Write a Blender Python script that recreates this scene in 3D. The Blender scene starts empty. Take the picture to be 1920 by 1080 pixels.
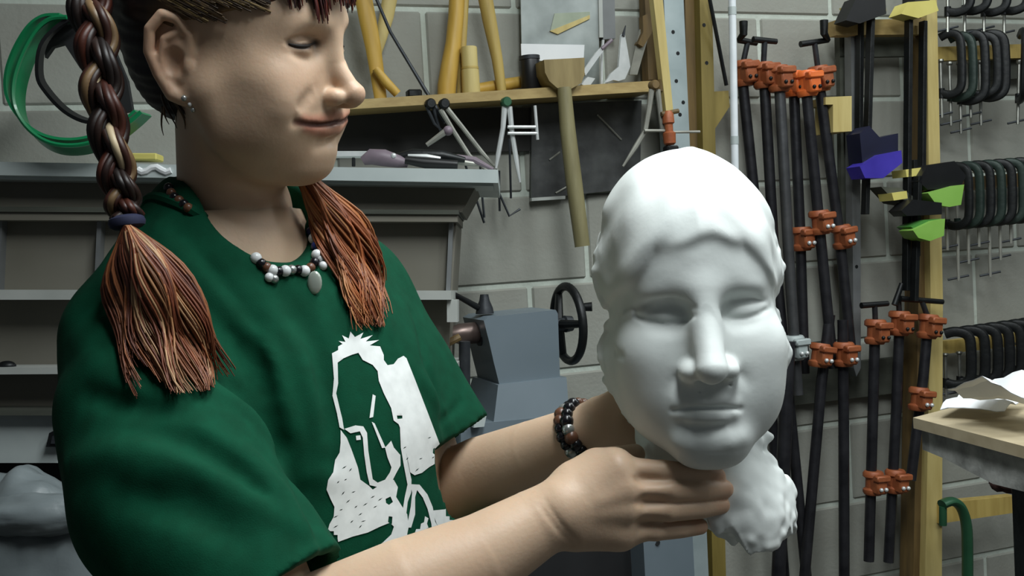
import bpy, math, random, time
_T0 = time.time()
import numpy as np
from mathutils import Vector, Matrix
from mathutils.bvhtree import BVHTree
from mathutils.geometry import delaunay_2d_cdt

random.seed(7)
RNG = np.random.default_rng(7)
scene = bpy.context.scene
COL = scene.collection

# ------------------------------------------------------------------ camera
FPX = 2000.0
CAM = np.array([0.0, 0.0, 1.319])
TILT, ROLL = 0.04391977, -0.05725575
_ct, _st, _cr, _sr = math.cos(TILT), math.sin(TILT), math.cos(ROLL), math.sin(ROLL)
_r0, _u0 = np.array([1.0, 0, 0]), np.array([0, _st, _ct])
FW = np.array([0, _ct, -_st])
RT = _r0 * _cr + _u0 * _sr
UP = -_r0 * _sr + _u0 * _cr
cd = bpy.data.cameras.new('camera')
cam = bpy.data.objects.new('camera', cd)
COL.objects.link(cam)
cam.matrix_world = Matrix(((RT[0], UP[0], -FW[0], CAM[0]), (RT[1], UP[1], -FW[1], CAM[1]),
                           (RT[2], UP[2], -FW[2], CAM[2]), (0, 0, 0, 1)))
cd.sensor_width = 36.0
cd.lens = FPX / 1920 * 36.0
cd.clip_start = 0.05
scene.camera = cam

# ------------------------------------------------------------------ world, lights, exposure
wd = bpy.data.worlds.new('world'); scene.world = wd; wd.use_nodes = True
bg = wd.node_tree.nodes['Background']
bg.inputs[0].default_value = (0.80, 0.90, 1.0, 1); bg.inputs[1].default_value = 0.06
def area(name, loc, target, size, sizey, power, color):
    l = bpy.data.lights.new(name, 'AREA'); l.shape = 'RECTANGLE'; l.size = size; l.size_y = sizey
    l.energy = power; l.color = color
    o = bpy.data.objects.new(name, l); COL.objects.link(o); o.location = loc
    o.rotation_euler = (Vector(target) - Vector(loc)).to_track_quat('-Z', 'Y').to_euler()
    return o
area('ceiling_tube_and_fill_light', (0.30, 0.66, 2.50), (0.30, 0.70, 0), 0.30, 1.25, 31, (0.93, 0.99, 1.0))
area('ceiling_tube_and_fill_light', (1.45, 0.2, 2.55), (1.40, 0.25, 0), 0.30, 1.25, 15, (0.93, 0.99, 1.0))
area('ceiling_tube_and_fill_light', (0.95, 1.75, 2.55), (0.95, 1.80, 0), 0.30, 1.25, 11, (0.93, 0.99, 1.0))  # fill lamp added to brighten the back wall and its tools
area('ceiling_tube_and_fill_light', (2.2, 1.6, 2.55), (2.15, 1.6, 0), 0.30, 1.25, 14, (0.93, 0.99, 1.0))
scene.view_settings.view_transform = 'Standard'
scene.view_settings.look = 'None'
scene.view_settings.gamma = 1.0
scene.view_settings.use_curve_mapping = False
scene.view_settings.exposure = 0.0

# ------------------------------------------------------------------ geometry helpers
YAW, DWALL, V0 = 0.34676871, 2.23837043, 0.51003115
NIN = np.array([-math.sin(YAW), math.cos(YAW), 0.0])     # into the wall
NOUT = -NIN                                               # out of the wall
UD = np.array([math.cos(YAW), math.sin(YAW), 0.0])        # along the wall
ZU = np.array([0, 0, 1.0])
def ray(px, py):
    return (px - 960) / FPX * RT - (py - 540) / FPX * UP + FW
def W(px, py, d):
    return CAM + d * ray(px, py)
def WP(px, py, off=0.0):
    d = ray(px, py)
    return CAM + d * ((DWALL - off) / (d @ NIN))
def WZ(px, py, z):
    d = ray(px, py)
    return CAM + d * ((z - CAM[2]) / d[2])
def S(h, a=1.0):
    h = h.lstrip('#'); v = [int(h[i:i + 2], 16) / 255 for i in (0, 2, 4)]
    return tuple(c / 12.92 if c <= 0.04045 else ((c + 0.055) / 1.055) ** 2.4 for c in v) + (a,)
def unit(v):
    v = np.asarray(v, float); return v / (np.linalg.norm(v) + 1e-12)

class MB:
    def __init__(s): s.v = []; s.f = []; s.n = 0
    def add(s, vs, fs):
        b = s.n
        s.v.append(np.asarray(vs, float).reshape(-1, 3)); s.n += len(s.v[-1])
        s.f += [tuple(i + b for i in f) for f in fs]
        return s
    def tube(s, pts, r, n=10, cap=True, flat=1.0, flatdir=None):
        pts = [np.asarray(p, float) for p in pts]; m = len(pts)
        if np.isscalar(r): r = [r] * m
        T = [unit(pts[min(i + 1, m - 1)] - pts[max(i - 1, 0)]) for i in range(m)]
        ref = np.array([0, 0, 1.0]) if abs(T[0][2]) < 0.9 else np.array([1.0, 0, 0])
        if flatdir is not None: ref = np.asarray(flatdir, float)
        a = unit(np.cross(T[0], ref)); vs = []
        for i in range(m):
            a = unit(a - T[i] * (a @ T[i])); b = np.cross(T[i], a)
            if flatdir is not None:
                b = unit(ref - T[i] * (ref @ T[i])); a = np.cross(b, T[i])
            for k in range(n):
                t = 2 * math.pi * k / n
                vs.append(pts[i] + r[i] * (math.cos(t) * a + math.sin(t) * b * flat))
        fs = []
        for i in range(m - 1):
            for k in range(n):
                k2 = (k + 1) % n
                fs.append((i * n + k, i * n + k2, (i + 1) * n + k2, (i + 1) * n + k))
        if cap:
            fs.append(tuple(range(n - 1, -1, -1))); fs.append(tuple((m - 1) * n + k for k in range(n)))
        return s.add(vs, fs)
    def lathe(s, p0, p1, prof, n=16):
        p0 = np.asarray(p0, float); p1 = np.asarray(p1, float)
        return s.tube_prof(p0, p1, prof, n)
    def tube_prof(s, p0, p1, prof, n):
        ax = unit(p1 - p0); ref = ZU if abs(ax[2]) < 0.9 else np.array([1.0, 0, 0])
        a = unit(np.cross(ax, ref)); b = np.cross(ax, a); vs = []
        for t, r in prof:
            c = p0 + (p1 - p0) * t
            for k in range(n):
                q = 2 * math.pi * k / n; vs.append(c + r * (math.cos(q) * a + math.sin(q) * b))
        fs = []; m = len(prof)
        for i in range(m - 1):
            for k in range(n):
                k2 = (k + 1) % n; fs.append((i * n + k, i * n + k2, (i + 1) * n + k2, (i + 1) * n + k))
        fs.append(tuple(range(n - 1, -1, -1))); fs.append(tuple((m - 1) * n + k for k in range(n)))
        return s.add(vs, fs)
    def box(s, c, h, ax=None, bev=0.0):
        c = np.asarray(c, float); ax = np.eye(3) if ax is None else np.asarray(ax, float)
        h = np.asarray(h, float); b = min(bev, *(0.45 * h))
        if b <= 0:
            vs = [c + sum(ax[k] * h[k] * sg[k] for k in range(3)) for sg in
                  ((-1, -1, -1), (1, -1, -1), (1, 1, -1), (-1, 1, -1), (-1, -1, 1), (1, -1, 1), (1, 1, 1), (-1, 1, 1))]
            return s.add(vs, [(0, 3, 2, 1), (4, 5, 6, 7), (0, 1, 5, 4), (1, 2, 6, 5), (2, 3, 7, 6), (3, 0, 4, 7)])
        vs = []; idx = {}
        for sx in (-1, 1):
            for sy in (-1, 1):
                for sz in (-1, 1):
                    for k in range(3):
                        q = np.array([sx, sy, sz]) * (h - b); q[k] = np.array([sx, sy, sz])[k] * h[k]
                        idx[(sx, sy, sz, k)] = len(vs); vs.append(c + q @ ax)
        fs = []
        for k in range(3):
            i, j = (k + 1) % 3, (k + 2) % 3
            for sg in (-1, 1):
                q = []
                for (a, e) in ((-1, -1), (1, -1), (1, 1), (-1, 1)):
                    t = [0, 0, 0]; t[k] = sg; t[i] = a; t[j] = e; q.append(idx[(*t, k)])
                fs.append(tuple(q if sg > 0 else q[::-1]))
            for a in (-1, 1):
                for e in (-1, 1):
                    t = [0, 0, 0]; t[i] = a; t[j] = e; q = []
                    t[k] = -1; q += [idx[(*t, i)], idx[(*t, j)]]; t[k] = 1; q += [idx[(*t, j)], idx[(*t, i)]]
                    fs.append(tuple(q if a * e > 0 else q[::-1]))
        for sx in (-1, 1):
            for sy in (-1, 1):
                for sz in (-1, 1):
                    q = [idx[(sx, sy, sz, k)] for k in range(3)]
                    fs.append(tuple(q if sx * sy * sz > 0 else q[::-1]))
        return s.add(vs, fs)
    def prism(s, poly, vec):
        poly = [np.asarray(p, float) for p in poly]; n = len(poly); vec = np.asarray(vec, float)
        nrm = sum(np.cross(poly[i] - poly[0], poly[(i + 1) % n] - poly[0]) for i in range(1, n))
        if nrm @ vec > 0: poly = poly[::-1]
        vs = poly + [p + vec for p in poly]
        fs = [tuple(range(n)), tuple(range(2 * n - 1, n - 1, -1))]
        for i in range(n):
            j = (i + 1) % n; fs.append((j, i, i + n, j + n))
        return s.add(vs, fs)
    def ball(s, c, r, ax=None, n=14, m=9):
        c = np.asarray(c, float); r = np.ones(3) * r if np.isscalar(r) else np.asarray(r, float)
        ax = np.eye(3) if ax is None else np.asarray(ax, float); vs = []
        for i in range(1, m):
            th = math.pi * i / m
            for k in range(n):
                ph = 2 * math.pi * k / n
                q = np.array([math.sin(th) * math.cos(ph), math.sin(th) * math.sin(ph), math.cos(th)]) * r
                vs.append(c + q @ ax)
        t = len(vs); vs += [c + np.array([0, 0, r[2]]) @ ax, c - np.array([0, 0, r[2]]) @ ax]; fs = []
        for i in range(m - 2):
            for k in range(n):
                k2 = (k + 1) % n; fs.append((i * n + k, (i + 1) * n + k, (i + 1) * n + k2, i * n + k2))
        for k in range(n):
            k2 = (k + 1) % n; fs.append((t, k, k2)); fs.append((t + 1, (m - 2) * n + k2, (m - 2) * n + k))
        return s.add(vs, fs)
    def ribbon(s, pts, wv, th, closed=False):
        """band of width vector wv[i], thickness th, along pts"""
        pts = [np.asarray(p, float) for p in pts]; m = len(pts); vs = []; fs = []
        for i in range(m):
            a, b = (i - 1) % m if closed else max(i - 1, 0), (i + 1) % m if closed else min(i + 1, m - 1)
            T = unit(pts[b] - pts[a]); w = np.asarray(wv[i] if isinstance(wv, list) else wv, float)
            nn = unit(np.cross(T, w)) * th / 2
            vs += [pts[i] - w / 2 - nn, pts[i] + w / 2 - nn, pts[i] + w / 2 + nn, pts[i] - w / 2 + nn]
        for i in range(m if closed else m - 1):
            j = (i + 1) % m
            for k in range(4):
                k2 = (k + 1) % 4; fs.append((i * 4 + k, j * 4 + k, j * 4 + k2, i * 4 + k2))
        if not closed: fs += [(0, 1, 2, 3), tuple((m - 1) * 4 + k for k in (3, 2, 1, 0))]
        return s.add(vs, fs)
    def arr(s): return np.concatenate(s.v) if s.v else np.zeros((0, 3))
    def build(s, name, m, parent=None, smooth=True, loc=None, angle=40):
        V = s.arr()
        if parent is not None:
            root = parent
            while root.parent: root = root.parent
            base = np.array(root.location)
        else:
            base = np.asarray(loc, float) if loc is not None else np.array([V[:, 0].mean(), V[:, 1].mean(), V[:, 2].min()])
        me = bpy.data.meshes.new(name); me.from_pydata((V - base).tolist(), [], s.f)
        me.materials.append(m)
        if smooth:
            me.polygons.foreach_set('use_smooth', [True] * len(me.polygons))
            me.set_sharp_from_angle(angle=math.radians(angle))
        me.update()
        o = bpy.data.objects.new(name, me); COL.objects.link(o)
        if parent is not None: o.parent = parent
        else: o.location = base
        return o

def raw_mesh(name, V, F, m, parent=None, loc=(0, 0, 0), smooth=True, mats=None):
    base = np.array(loc, float)
    if parent is not None:
        root = parent
        while root.parent: root = root.parent
        base = np.array(root.location)
    me = bpy.data.meshes.new(name); V = np.asarray(V, float) - base; F = np.asarray(F, np.int32)
    me.vertices.add(len(V)); me.vertices.foreach_set('co', V.astype(np.float32).ravel())
    k = F.shape[1]
    me.loops.add(F.size); me.loops.foreach_set('vertex_index', F.ravel())
    me.polygons.add(len(F)); me.polygons.foreach_set('loop_start', np.arange(0, F.size, k, dtype=np.int32))
    try: me.polygons.foreach_set('loop_total', np.full(len(F), k, np.int32))
    except Exception: pass
    me.materials.append(m)
    me.update(calc_edges=True); me.validate()
    me.polygons.foreach_set('use_smooth', np.full(len(me.polygons), smooth, bool)); me.update()
    o = bpy.data.objects.new(name, me); COL.objects.link(o)
    if parent is not None: o.parent = parent
    else: o.location = base
    return o
def tag(o, label=None, cat=None, group=None, kind=None):
    if label: o['label'] = label
    if cat: o['category'] = cat
    if group: o['group'] = group
    if kind: o['kind'] = kind
    return o
def thing(name, label, cat, loc, group=None):
    o = bpy.data.objects.new(name, None); COL.objects.link(o); o.location = [float(x) for x in loc]
    o.empty_display_size = 0.02
    return tag(o, label, cat, group)

# ------------------------------------------------------------------ materials
MATS = {}
def mat(name, c1, c2=None, rough=0.6, metal=0.0, scale=20.0, bump=0.0, bscale=None, stretch=None, trans=0.0,
        attr=None, sss=0.0, spec=0.5, detail=4.0, aniso=None, sheen=0.0, coat=0.0, alpha=1.0):
    if name in MATS: return MATS[name]
    m = bpy.data.materials.new(name); m.use_nodes = True; nt = m.node_tree; N = nt.nodes; L = nt.links
    p = N['Principled BSDF']; p.inputs['Roughness'].default_value = rough; p.inputs['Metallic'].default_value = metal
    p.inputs['Specular IOR Level'].default_value = spec
    if trans: p.inputs['Transmission Weight'].default_value = trans
    if sheen: p.inputs['Sheen Weight'].default_value = sheen; p.inputs['Sheen Roughness'].default_value = 0.5
    if coat: p.inputs['Coat Weight'].default_value = coat
    if sss:
        p.inputs['Subsurface Weight'].default_value = sss
        p.inputs['Subsurface Radius'].default_value = (0.9, 0.35, 0.2); p.inputs['Subsurface Scale'].default_value = 0.006
    tc = N.new('ShaderNodeTexCoord'); mp = N.new('ShaderNodeMapping'); L.new(tc.outputs['Object'], mp.inputs[0])
    if stretch: mp.inputs['Scale'].default_value = stretch
    nz = N.new('ShaderNodeTexNoise'); nz.inputs['Scale'].default_value = scale; nz.inputs['Detail'].default_value = detail
    L.new(mp.outputs[0], nz.inputs['Vector'])
    rp = N.new('ShaderNodeValToRGB'); rp.color_ramp.elements[0].color = S(c1) if isinstance(c1, str) else c1
    c2 = c2 or c1
    rp.color_ramp.elements[1].color = S(c2) if isinstance(c2, str) else c2
    rp.color_ramp.elements[0].position = 0.3; rp.color_ramp.elements[1].position = 0.7
    L.new(nz.outputs['Fac'], rp.inputs[0])
    out = rp.outputs[0]
    if attr:
        at = N.new('ShaderNodeVertexColor'); at.layer_name = attr
        mx = N.new('ShaderNodeMix'); mx.data_type = 'RGBA'; mx.blend_type = 'MULTIPLY'; mx.inputs[0].default_value = 1
        L.new(out, mx.inputs[6]); L.new(at.outputs[0], mx.inputs[7]); out = mx.outputs[2]
    L.new(out, p.inputs['Base Color'])
    if bump:
        n2 = N.new('ShaderNodeTexNoise'); n2.inputs['Scale'].default_value = bscale or scale * 3; n2.inputs['Detail'].default_value = 5
        L.new(mp.outputs[0], n2.inputs['Vector'])
        bp = N.new('ShaderNodeBump'); bp.inputs['Strength'].default_value = bump; bp.inputs['Distance'].default_value = 0.004
        L.new(n2.outputs['Fac'], bp.inputs['Height']); L.new(bp.outputs[0], p.inputs['Normal'])
    MATS[name] = m; return m
def emis(name, c, s):
    m = bpy.data.materials.new(name); m.use_nodes = True; p = m.node_tree.nodes['Principled BSDF']
    p.inputs['Base Color'].default_value = S(c); p.inputs['Emission Color'].default_value = S(c); p.inputs['Emission Strength'].default_value = s
    return m
M_block = mat('painted_block', '#94948b', '#9d9f96', 0.8, scale=9, bump=0.25, bscale=120)
M_mortar = mat('mortar', '#bcc4b9', '#c6cec4', 0.9, scale=30, bump=0.4, bscale=90)
M_concrete = mat('concrete_floor', '#55544f', '#6a6862', 0.85, scale=4, bump=0.3, bscale=60)
M_ceil = mat('ceiling_paint', '#c9c9c2', '#d2d2cc', 0.9, scale=3)
M_pine = mat('pine', '#a88f4c', '#c2aa62', 0.55, scale=6, stretch=(8, 8, 1), bump=0.1)
M_pine_light = mat('pale_pine', '#b9a566', '#cdbb7c', 0.6, scale=6, stretch=(8, 8, 1), bump=0.1)
M_postwood = mat('post_pine', '#75662f', '#8d7c40', 0.6, scale=5, stretch=(8, 8, 1), bump=0.1)
M_yellowwood = mat('yellow_wood', '#b8923a', '#d0aa50', 0.5, scale=5, stretch=(8, 8, 1), bump=0.08)
M_brownwood = mat('brown_wood', '#5b4a2e', '#7a6238', 0.65, scale=7, stretch=(8, 8, 1), bump=0.15)
M_shelfwood = mat('shelf_wood', '#9a8250', '#b39c66', 0.6, scale=8, stretch=(1, 8, 8), bump=0.1)
M_mallet = mat('mallet_wood', '#7d6c42', '#98875a', 0.6, scale=8, stretch=(6, 6, 1), bump=0.1)
M_handle = mat('worn_handle_wood', '#77704e', '#8f8862', 0.6, scale=8, stretch=(6, 6, 1), bump=0.1)
M_greyboard = mat('grey_green_board', '#3f423a', '#50534a', 0.8, scale=6, stretch=(1, 6, 6), bump=0.1)
M_steel = mat('galvanised_steel', '#98a6a8', '#b2bfc0', 0.4, 0.2, scale=12, bump=0.08)
M_upright = mat('grey_upright', '#6c6e6e', '#808384', 0.5, 0.4, scale=12)
M_brightpole = mat('white_pole', '#dfe6ea', '#eef3f6', 0.3, 0.0, scale=30, coat=0.3)
M_pipe = mat('black_pipe', '#26262a', '#3b3b3f', 0.38, 0.5, scale=25, bump=0.1)
M_pipe_grey = mat('grey_pipe', '#4a4b4d', '#626365', 0.4, 0.6, scale=20, bump=0.1)
M_black = mat('black_iron', '#101213', '#1d2021', 0.45, 0.3, scale=30, bump=0.15)
M_blackplastic = mat('black_plastic', '#0c0d0f', '#141517', 0.45, 0.0, scale=30)
M_orange = mat('orange_cast_iron', '#96502f', '#ab633c', 0.5, 0.1, scale=40, bump=0.2)
M_orange2 = mat('bright_orange', '#e06a2c', '#ee7c3e', 0.45, 0.0, scale=40)
M_screw = mat('screw_steel', '#7e7f79', '#a3a49c', 0.35, 0.8, scale=40)
M_chrome = mat('polished_steel', '#d2d6d5', '#e4e7e6', 0.28, 0.3, scale=40)
M_tool = mat('dull_tool_steel', '#8a8a82', '#a5a59b', 0.4, 0.3, scale=30)
M_greyiron = mat('dark_grey_iron', '#2c2f33', '#3c4044', 0.5, 0.4, scale=30, bump=0.15)
M_lathe = mat('lathe_grey_paint', '#68757d', '#737f87', 0.45, 0.0, scale=6, coat=0.15)
M_shelfmetal = mat('pale_grey_metal', '#aeb8b7', '#bfc8c6', 0.45, 0.0, scale=10)
M_cabpanel = mat('taupe_panel', '#6a675b', '#77746a', 0.7, scale=4, bump=0.1)
M_cabedge = mat('white_edge', '#a9ada8', '#b9bcb7', 0.5, scale=10)
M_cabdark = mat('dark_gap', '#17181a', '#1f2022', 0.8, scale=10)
M_darkpanel = mat('scratched_dark_sheet', '#333434', '#585a59', 0.35, 0.0, scale=14, bump=0.3, bscale=40)
M_darkboard = mat('dark_board', '#1d1c1a', '#2a2925', 0.6, scale=10)
M_green = mat('green_plastic', '#10794a', '#178653', 0.35, scale=8, coat=0.2)
M_bluejaw = mat('blue_violet_plastic', '#3a2f9a', '#4a3fb4', 0.4, scale=10)
M_bluedark = mat('navy_plastic', '#14162c', '#1c1f3a', 0.45, scale=10)
M_yellowpad = mat('yellow_plastic', '#cfc36a', '#ded37c', 0.5, scale=10)
M_limepad = mat('lime_plastic', '#7fb24a', '#93c45e', 0.45, scale=10)
M_limedark = mat('dark_lime_plastic', '#3f7a34', '#4d8a3f', 0.45, scale=10)
M_greeniron = mat('dark_green_iron', '#1d2b26', '#2b3a33', 0.45, 0.3, scale=25, bump=0.15)
M_clampgreen = mat('green_painted_iron', '#234f35', '#2f5f42', 0.4, 0.2, scale=15)
M_ply = mat('plywood_top', '#b0a183', '#c2b496', 0.6, scale=5, stretch=(1, 6, 6))
M_apron = mat('spattered_metal_apron', '#6e6f6b', '#c4c5c0', 0.6, 0.0, scale=22, detail=8, bump=0.3)
M_paper = mat('white_paper', '#e3e6e8', '#f0f2f3', 0.8, scale=8)
M_bag = mat('clear_plastic_bag', '#6c7577', '#8a9396', 0.4, scale=6, bump=0.6, bscale=18)
M_cloth_dark = mat('dark_cloth', '#17191b', '#24272a', 0.9, scale=20, bump=0.3)
M_sheet_reflect = mat('glossy_sheet', '#5c6462', '#d2dad8', 0.12, scale=5, detail=8)  # mottled pale and dark colour stands in for reflections on the sheet
M_pinkgrey = mat('mauve_grey_grip', '#6d6069', '#857882', 0.5, scale=20)

# ------------------------------------------------------------------ the room
wl = MB()
ua, ub, zt = -1.7, 4.3, 2.64
cw = NIN * (DWALL + 0.105) + UD * (ua + ub) / 2
wl.box(np.array([cw[0], cw[1], zt / 2]), ((ub - ua) / 2, 0.1, zt / 2), (UD, NIN, ZU))
wall = tag(wl.build('wall_back', M_mortar, None, False), 'grey painted concrete block wall behind the tools', 'wall', None, 'structure')
PITCH, COURSE, JT = 0.421, 0.2032, 0.011
BLK = {}
topj = V0 + CAM[2]
k = -3
nb = 0
while True:
    z1 = topj - COURSE * k; z0 = z1 - COURSE
    if z1 < 0.05: break
    ph = 0.852 if k % 2 else 0.6415
    if k == 2: ph = 0.997
    if z1 < zt + 0.02:
        u = ph + math.floor((ua - ph) / PITCH) * PITCH
        while u < ub - .02:
            a_, b_ = max(u + JT / 2, ua), min(u + PITCH - JT / 2, ub)
            if b_ - a_ > .02:
                key = round(b_ - a_, 3)
                if key not in BLK:
                    q_ = MB().box((0, 0, 0), ((b_ - a_) / 2, 0.012, (COURSE - JT) / 2), (UD, NIN, ZU), 0.004)
                    me_ = bpy.data.meshes.new('block'); me_.from_pydata(q_.arr().tolist(), [], q_.f); me_.materials.append(M_block); BLK[key] = me_
                c = NIN * (DWALL + 0.012) + UD * (a_ + b_) / 2
                o = bpy.data.objects.new('block', BLK[key]); COL.objects.link(o); o.parent = wall
                o.location = Vector((c[0], c[1], (z0 + z1) / 2)) - wall.location
                nb += 1
            u += PITCH
    k += 1
fl = MB().box((1.2, 1.2, -0.05), (4.0, 3.6, 0.05)); tag(fl.build('floor', M_concrete, None, False), 'bare concrete workshop floor', 'floor', None, 'structure')
ce = MB().box((1.2, 1.2, 2.70), (4.0, 3.6, 0.05)); tag(ce.build('ceiling', M_ceil, None, False), 'plain painted workshop ceiling', 'ceiling', None, 'structure')
# ------------------------------------------------------------------ background: objects on and before the wall
WAX = (UD, NOUT, ZU)
def lerp(a, b, t): return np.asarray(a) + (np.asarray(b) - np.asarray(a)) * t
def quadpx(pts, off): return [WP(x, y, off) for x, y in pts]
def low(*ps):
    P = np.array(ps); return (P[:, 0].mean(), P[:, 1].mean(), P[:, 2].min())

# posts and boards -------------------------------------------------
def board(name, label, cat, pts, off, thick, m, group=None):
    b = MB().prism(quadpx(pts, off), NIN * thick)
    return tag(b.build(name, m, None, False), label, cat, group)
def post_with(name, label, pts, off, thick, m, holes=(), hm=None):
    P = quadpx(pts, off); t = thing(name, label, 'post', low(*P))
    MB().prism(P, NIN * thick).build('post_body', m, t, False)
    for (x, y) in holes:
        c = WP(x, y, off); MB().lathe(c - NIN * 0.0005, c + NIN * 0.004, [(0, .0045), (1, .0045)], 10).build('bolt_hole', hm or M_black, t)
    return t
post_with('steel_post', 'galvanised steel post with bolt holes right of the tool shelf', [(1243, -40), (1280, -40), (1330, 1110), (1297, 1110)], 0.10, 0.05, M_steel,
          [(1271, 100), (1268, 152), (1275, 215), (1262, 60), (1281, 192), (1280, 290)])
post_with('wooden_post', 'yellow pine post between the steel post and the white pole', [(1311, -40), (1334, -40), (1362, 1110), (1337, 1110)], 0.10, 0.09, M_postwood,
          [(1320, 47), (1325, 118)])
board('wooden_post', 'brown wooden post close against the galvanised steel post', 'post', [(1284, -40), (1310, -40), (1336, 1110), (1300, 1110)], 0.075, 0.065, M_brownwood)
board('wooden_block', 'yellow wooden block between the pine post and white pole', 'block', [(1333, 172), (1366, 170), (1368, 200), (1335, 250)], 0.08, 0.07, M_postwood)
p0, p1 = WP(1372, -40, 0.17), WP(1388, 900, 0.17)
t = thing('white_pole', 'bright white pole rising behind the plaster head', 'pole', low(p0, p1))
MB().tube([p0, p1], 0.0085, 14).build('tube', M_brightpole, t)
for y in (20, 260): 
    c = lerp(p0, p1, (y + 40) / 940); MB().lathe(c - (p1 - p0) * .008, c + (p1 - p0) * .008, [(0, .0093), (1, .0093)], 14).build('coupling', M_shelfmetal, t)
p0, p1 = WP(1329, -10, 0.13), WP(1362, 160, 0.10)
tag(MB().tube([p0, p1], 0.0045, 8).build('hanging_strap', M_black), 'thin black strap slanting across the pine post', 'strap')

# tool shelf ---------------------------------------------------------
sa, sb = WP(600, 199, 0.15), WP(1243, 158, 0.15)
dirs = unit(sb - sa)
t = thing('tool_shelf', 'narrow wooden wall shelf carrying calipers and wooden turnings', 'shelf', low(sa, sb))
MB().prism([WP(600, 191, .15), WP(1243, 150, .15), WP(1243, 170, .15), WP(600, 208, .15)], NIN * 0.015).build('front_lip', M_shelfwood, t, False)
MB().prism([WP(600, 199, .135), WP(1243, 158, .135), WP(1243, 166, .135), WP(600, 207, .135)], NIN * 0.13).build('shelf_plank', M_shelfwood, t, False)
MB().tube([WP(1241, 150, .15), WP(1241, 172, .15)], 0.012, 10).build('end_cap', M_brownwood, t)
board('dark_board', 'dark board on the wall under the wooden tool shelf', 'board', [(612, 206), (997, 202), (994, 283), (612, 292)], 0.012, 0.012, M_darkboard)
t = thing('dark_sheet', 'scratched dark glossy sheet hanging behind the mallet handle', 'sheet', WP(1100, 372, .01))
MB().prism(quadpx([(997, 196), (1203, 188), (1200, 352), (996, 374)], 0.02), NIN * 0.006).build('sheet_panel', M_darkpanel, t, False)
MB().prism(quadpx([(997, 371), (1060, 367), (1060, 373), (997, 377)], 0.024), NIN * 0.012).build('bottom_edge', M_cabedge, t, False)
for (x0, y0, x1, y1) in ((1030, 300, 1050, 285), (1042, 362, 1072, 345), (1120, 215, 1165, 262)):
    MB().tube([WP(x0, y0, .0215), WP(x1, y1, .0215)], 0.0022, 6).build('scratch', M_tool, t)
board('wooden_strip', 'pale wooden strip leaning at the right end of the tool shelf', 'strip', [(1222, -30), (1240, -30), (1263, 215), (1250, 218)], 0.165, 0.02, M_pine_light)
board('wooden_strip', 'brown wooden strip hanging behind the pale leaning strip', 'strip', [(1208, -30), (1224, -30), (1240, 148), (1216, 150)], 0.06, 0.03, M_brownwood)
board('grey_board', 'narrow grey board on the wall above the shears', 'board', [(1128, -30), (1152, -30), (1154, 72), (1131, 74)], 0.03, 0.02, M_upright)
# glossy sheet with paper
t = thing('glossy_sheet', 'glossy clear sheet propped on the tool shelf behind the mallet', 'sheet', WP(1045, 170, .03))
MB().prism(quadpx([(976, -30), (1122, -30), (1124, 165), (980, 172)], 0.035), NIN * 0.004).build('sheet_panel', M_sheet_reflect, t, False)
MB().prism(quadpx([(1031, 58), (1106, 28), (1106, 35), (1046, 64)], 0.039), NIN * 0.003).build('strip', M_pine_light, t, False)
MB().prism(quadpx([(1040, 25), (1106, 22), (1106, 30), (1032, 58)], 0.037), NIN * 0.002).build('print_patch', mat('greenish_print', '#8f9a86', '#a9b29d', 0.5), t, False)
MB().prism(quadpx([(1122, -30), (1129, -30), (1131, 70), (1124, 70)], 0.04), NIN * 0.006).build('white_edge', M_cabedge, t, False)
tag(MB().prism(quadpx([(977, 82), (1096, 84), (1094, 118), (978, 112)], 0.045), NIN * 0.003).build('paper_sheet', M_paper, None, False), 'bright white paper standing behind the mallet head', 'paper')

# turned wooden pieces on the shelf
def spindle(name, label, cat, pts, r, off, m, n=14, flat=1.0):
    P = [WP(x, y, off) for x, y in pts]
    return tag(MB().tube(P, r, n, flat=flat, flatdir=NOUT).build(name, m, None), label, cat)
spindle('wooden_caliper', 'large curved yellow wooden caliper leg beside the woman\'s nose', 'caliper', [(676, -30), (690, 40), (700, 90), (706, 130), (714, 188)], [.018, .018, .0165, .015, .013], .09, M_yellowwood, flat=.55)
spindle('wooden_caliper', 'pale wooden caliper leg crossing behind the curved yellow one', 'caliper', [(734, -20), (725, 30), (715, 70), (704, 110)], [.016, .015, .012, .009], .06, M_pine_light, flat=.55)
spindle('wooden_spindle', 'short yellow spindle leaning low against the curved wooden caliper', 'spindle', [(704, 128), (722, 152), (745, 176)], [.008, .010, .009], .11, M_yellowwood)
spindle('wooden_club', 'tall yellow turned club swelling towards its foot on the shelf', 'club', [(858, -30), (855, 30), (850, 80), (843, 125), (838, 160), (837, 185)], [.0165, .0165, .0165, .019, .020, .019], .08, M_yellowwood, 18)
spindle('wooden_rod', 'thin pale wooden rod beside the tall turned club', 'rod', [(874, -30), (868, 70), (862, 184)], [.008, .0085, .008], .07, M_pine)
t = thing('wooden_cylinder', 'short pale wooden cylinder standing on the tool shelf', 'cylinder', WP(881, 185, .1))
MB().lathe(WP(884, 184, .1), WP(879, 88, .1), [(0, .0195), (.55, .0185), (.56, .0172), (.98, .017), (1, .016)], 20).build('body', M_pine_light, t)
MB().lathe(WP(881.2, 130, .1), WP(881, 126, .1), [(0, .0182), (1, .0182)], 20).build('groove_ring', M_pine, t)
spindle('wooden_stick', 'long pale wooden stick leaning above the iron dividers', 'stick', [(905, -30), (918, 40), (932, 110), (942, 180)], [.016, .015, .012, .010], .085, M_pine)
spindle('wooden_roll', 'yellow wooden roll lying behind the leaning stick', 'roll', [(893, 168), (940, 160), (985, 152)], [.0125, .0135, .012], .06, M_yellowwood)
P = [WP(698, -20, .12), WP(732, 60, .12), (WP(768, 120, .12)), WP(803, 178, .14), WP(835, 230, .17)]
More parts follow.
